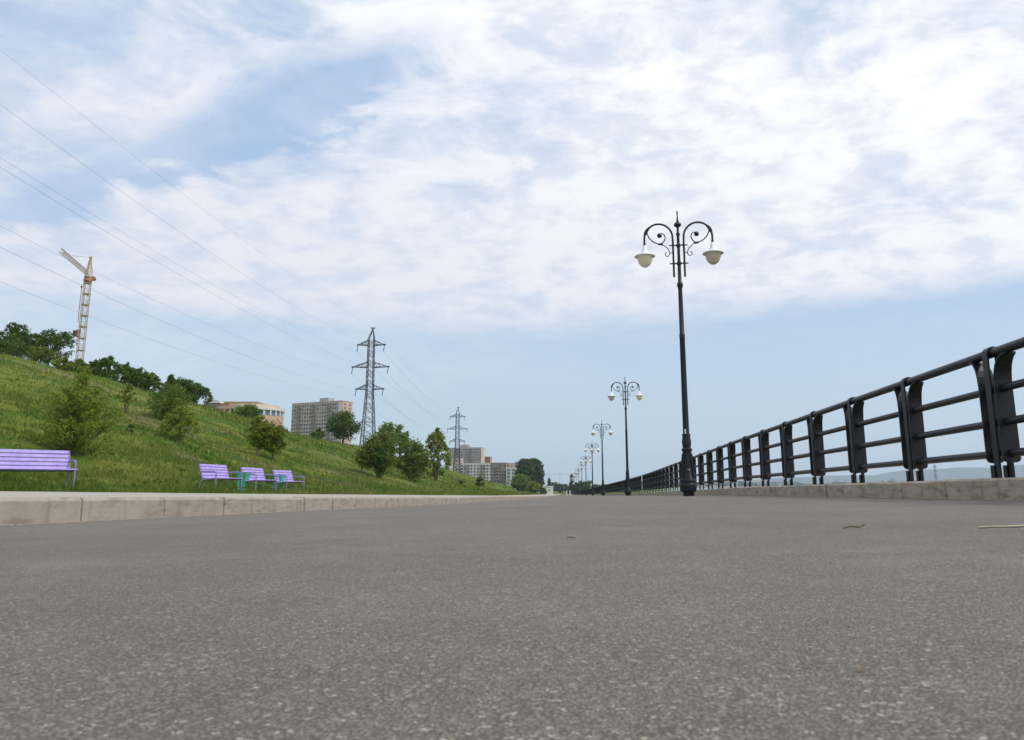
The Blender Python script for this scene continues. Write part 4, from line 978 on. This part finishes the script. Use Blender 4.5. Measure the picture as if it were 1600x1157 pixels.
# bollards and a walker at the far end
bo = None
for px, lb in ((885.5, 'small white bollard left of a pair at the far road end'), (890.5, 'small white bollard right of a pair at the far road end')):
    Y = 96.; X = ab(px, 770)[0]*Y
    if bo is None:
        r_ = empty('bollard'); m = MB(); m.lathe([(.06, 0), (.06, .62), (.045, .68), (.01, .70)], n=12); m.build('post', M['w_white'], r_, True); m = MB(); m.lathe([(.11, 0), (.11, .05), (.07, .07)], n=12); m.build('foot', M['w_grey'], r_, True); bo = r_; o = r_
    else: o = copy_tree(bo)
    o.location = (X, Y, float(road(X-float(Cl(Y)), Y))); tag(o, lb, 'bollard', 'white bollards')
def person():
    Y = 330.; X = ab(879.5, 770)[0]*Y; z = float(road(X-float(Cl(Y)), Y))
    V = [(0, 0, .95), (0, 0, 1.2), (0, 0, 1.45), (0, .01, 1.56), (0, .02, 1.72), (.1, 0, .88), (.11, -.12, .48), (.12, -.06, .06), (.12, -.18, .03), (-.1, 0, .88), (-.11, .14, .5), (-.12, .30, .10), (-.12, .20, .04), (.19, 0, 1.4), (.25, .08, 1.12), (.25, -.04, .88), (-.19, 0, 1.4), (-.25, -.08, 1.12), (-.25, -.2, .92)]
    E_ = [(0, 1), (1, 2), (2, 3), (3, 4), (0, 5), (5, 6), (6, 7), (7, 8), (0, 9), (9, 10), (10, 11), (11, 12), (2, 13), (13, 14), (14, 15), (2, 16), (16, 17), (17, 18)]
    Rr = [.15, .14, .16, .06, .10, .09, .06, .045, .035, .09, .06, .045, .035, .06, .045, .035, .06, .045, .035]
    me = bpy.data.meshes.new('person'); me.from_pydata(V, E_, []); o = bpy.data.objects.new('person', me); COL.objects.link(o)
    md = o.modifiers.new('skin', 'SKIN'); sv = me.skin_vertices[0].data if me.skin_vertices else None
    if sv is None:
        bm = bmesh.new(); bm.from_mesh(me); bm.verts.layers.skin.verify(); bm.to_mesh(me); bm.free(); sv = me.skin_vertices[0].data
    for i, r_ in enumerate(Rr): sv[i].radius = (r_, r_*.8)
    sv[0].use_root = True; o.modifiers.new('sub', 'SUBSURF').levels = 1
    me.materials.append(mat('dark_clothes', (.03, .03, .04), .9)); o.location = (X, Y, z)
    tag(o, 'tiny walker in dark clothes at the far end of the promenade', 'person')
person()

# ------------------------------------------------------------------ haze
hz = MB(); hz.box((1200, 4300, 118), (15000, 9800, 270)); HD = 1.15e-4
hm = bpy.data.materials.new('haze_air'); hm.use_nodes = True; nt = hm.node_tree; nt.nodes.clear()
o_ = N('ShaderNodeOutputMaterial', nt); pv = N('ShaderNodeVolumePrincipled', nt); pv.inputs['Color'].default_value = (.70, .82, .97, 1); pv.inputs['Density'].default_value = HD; pv.inputs['Anisotropy'].default_value = .2
nt.links.new(pv.outputs[0], o_.inputs['Volume'])
tag(hz.build('haze', hm), kind='stuff')
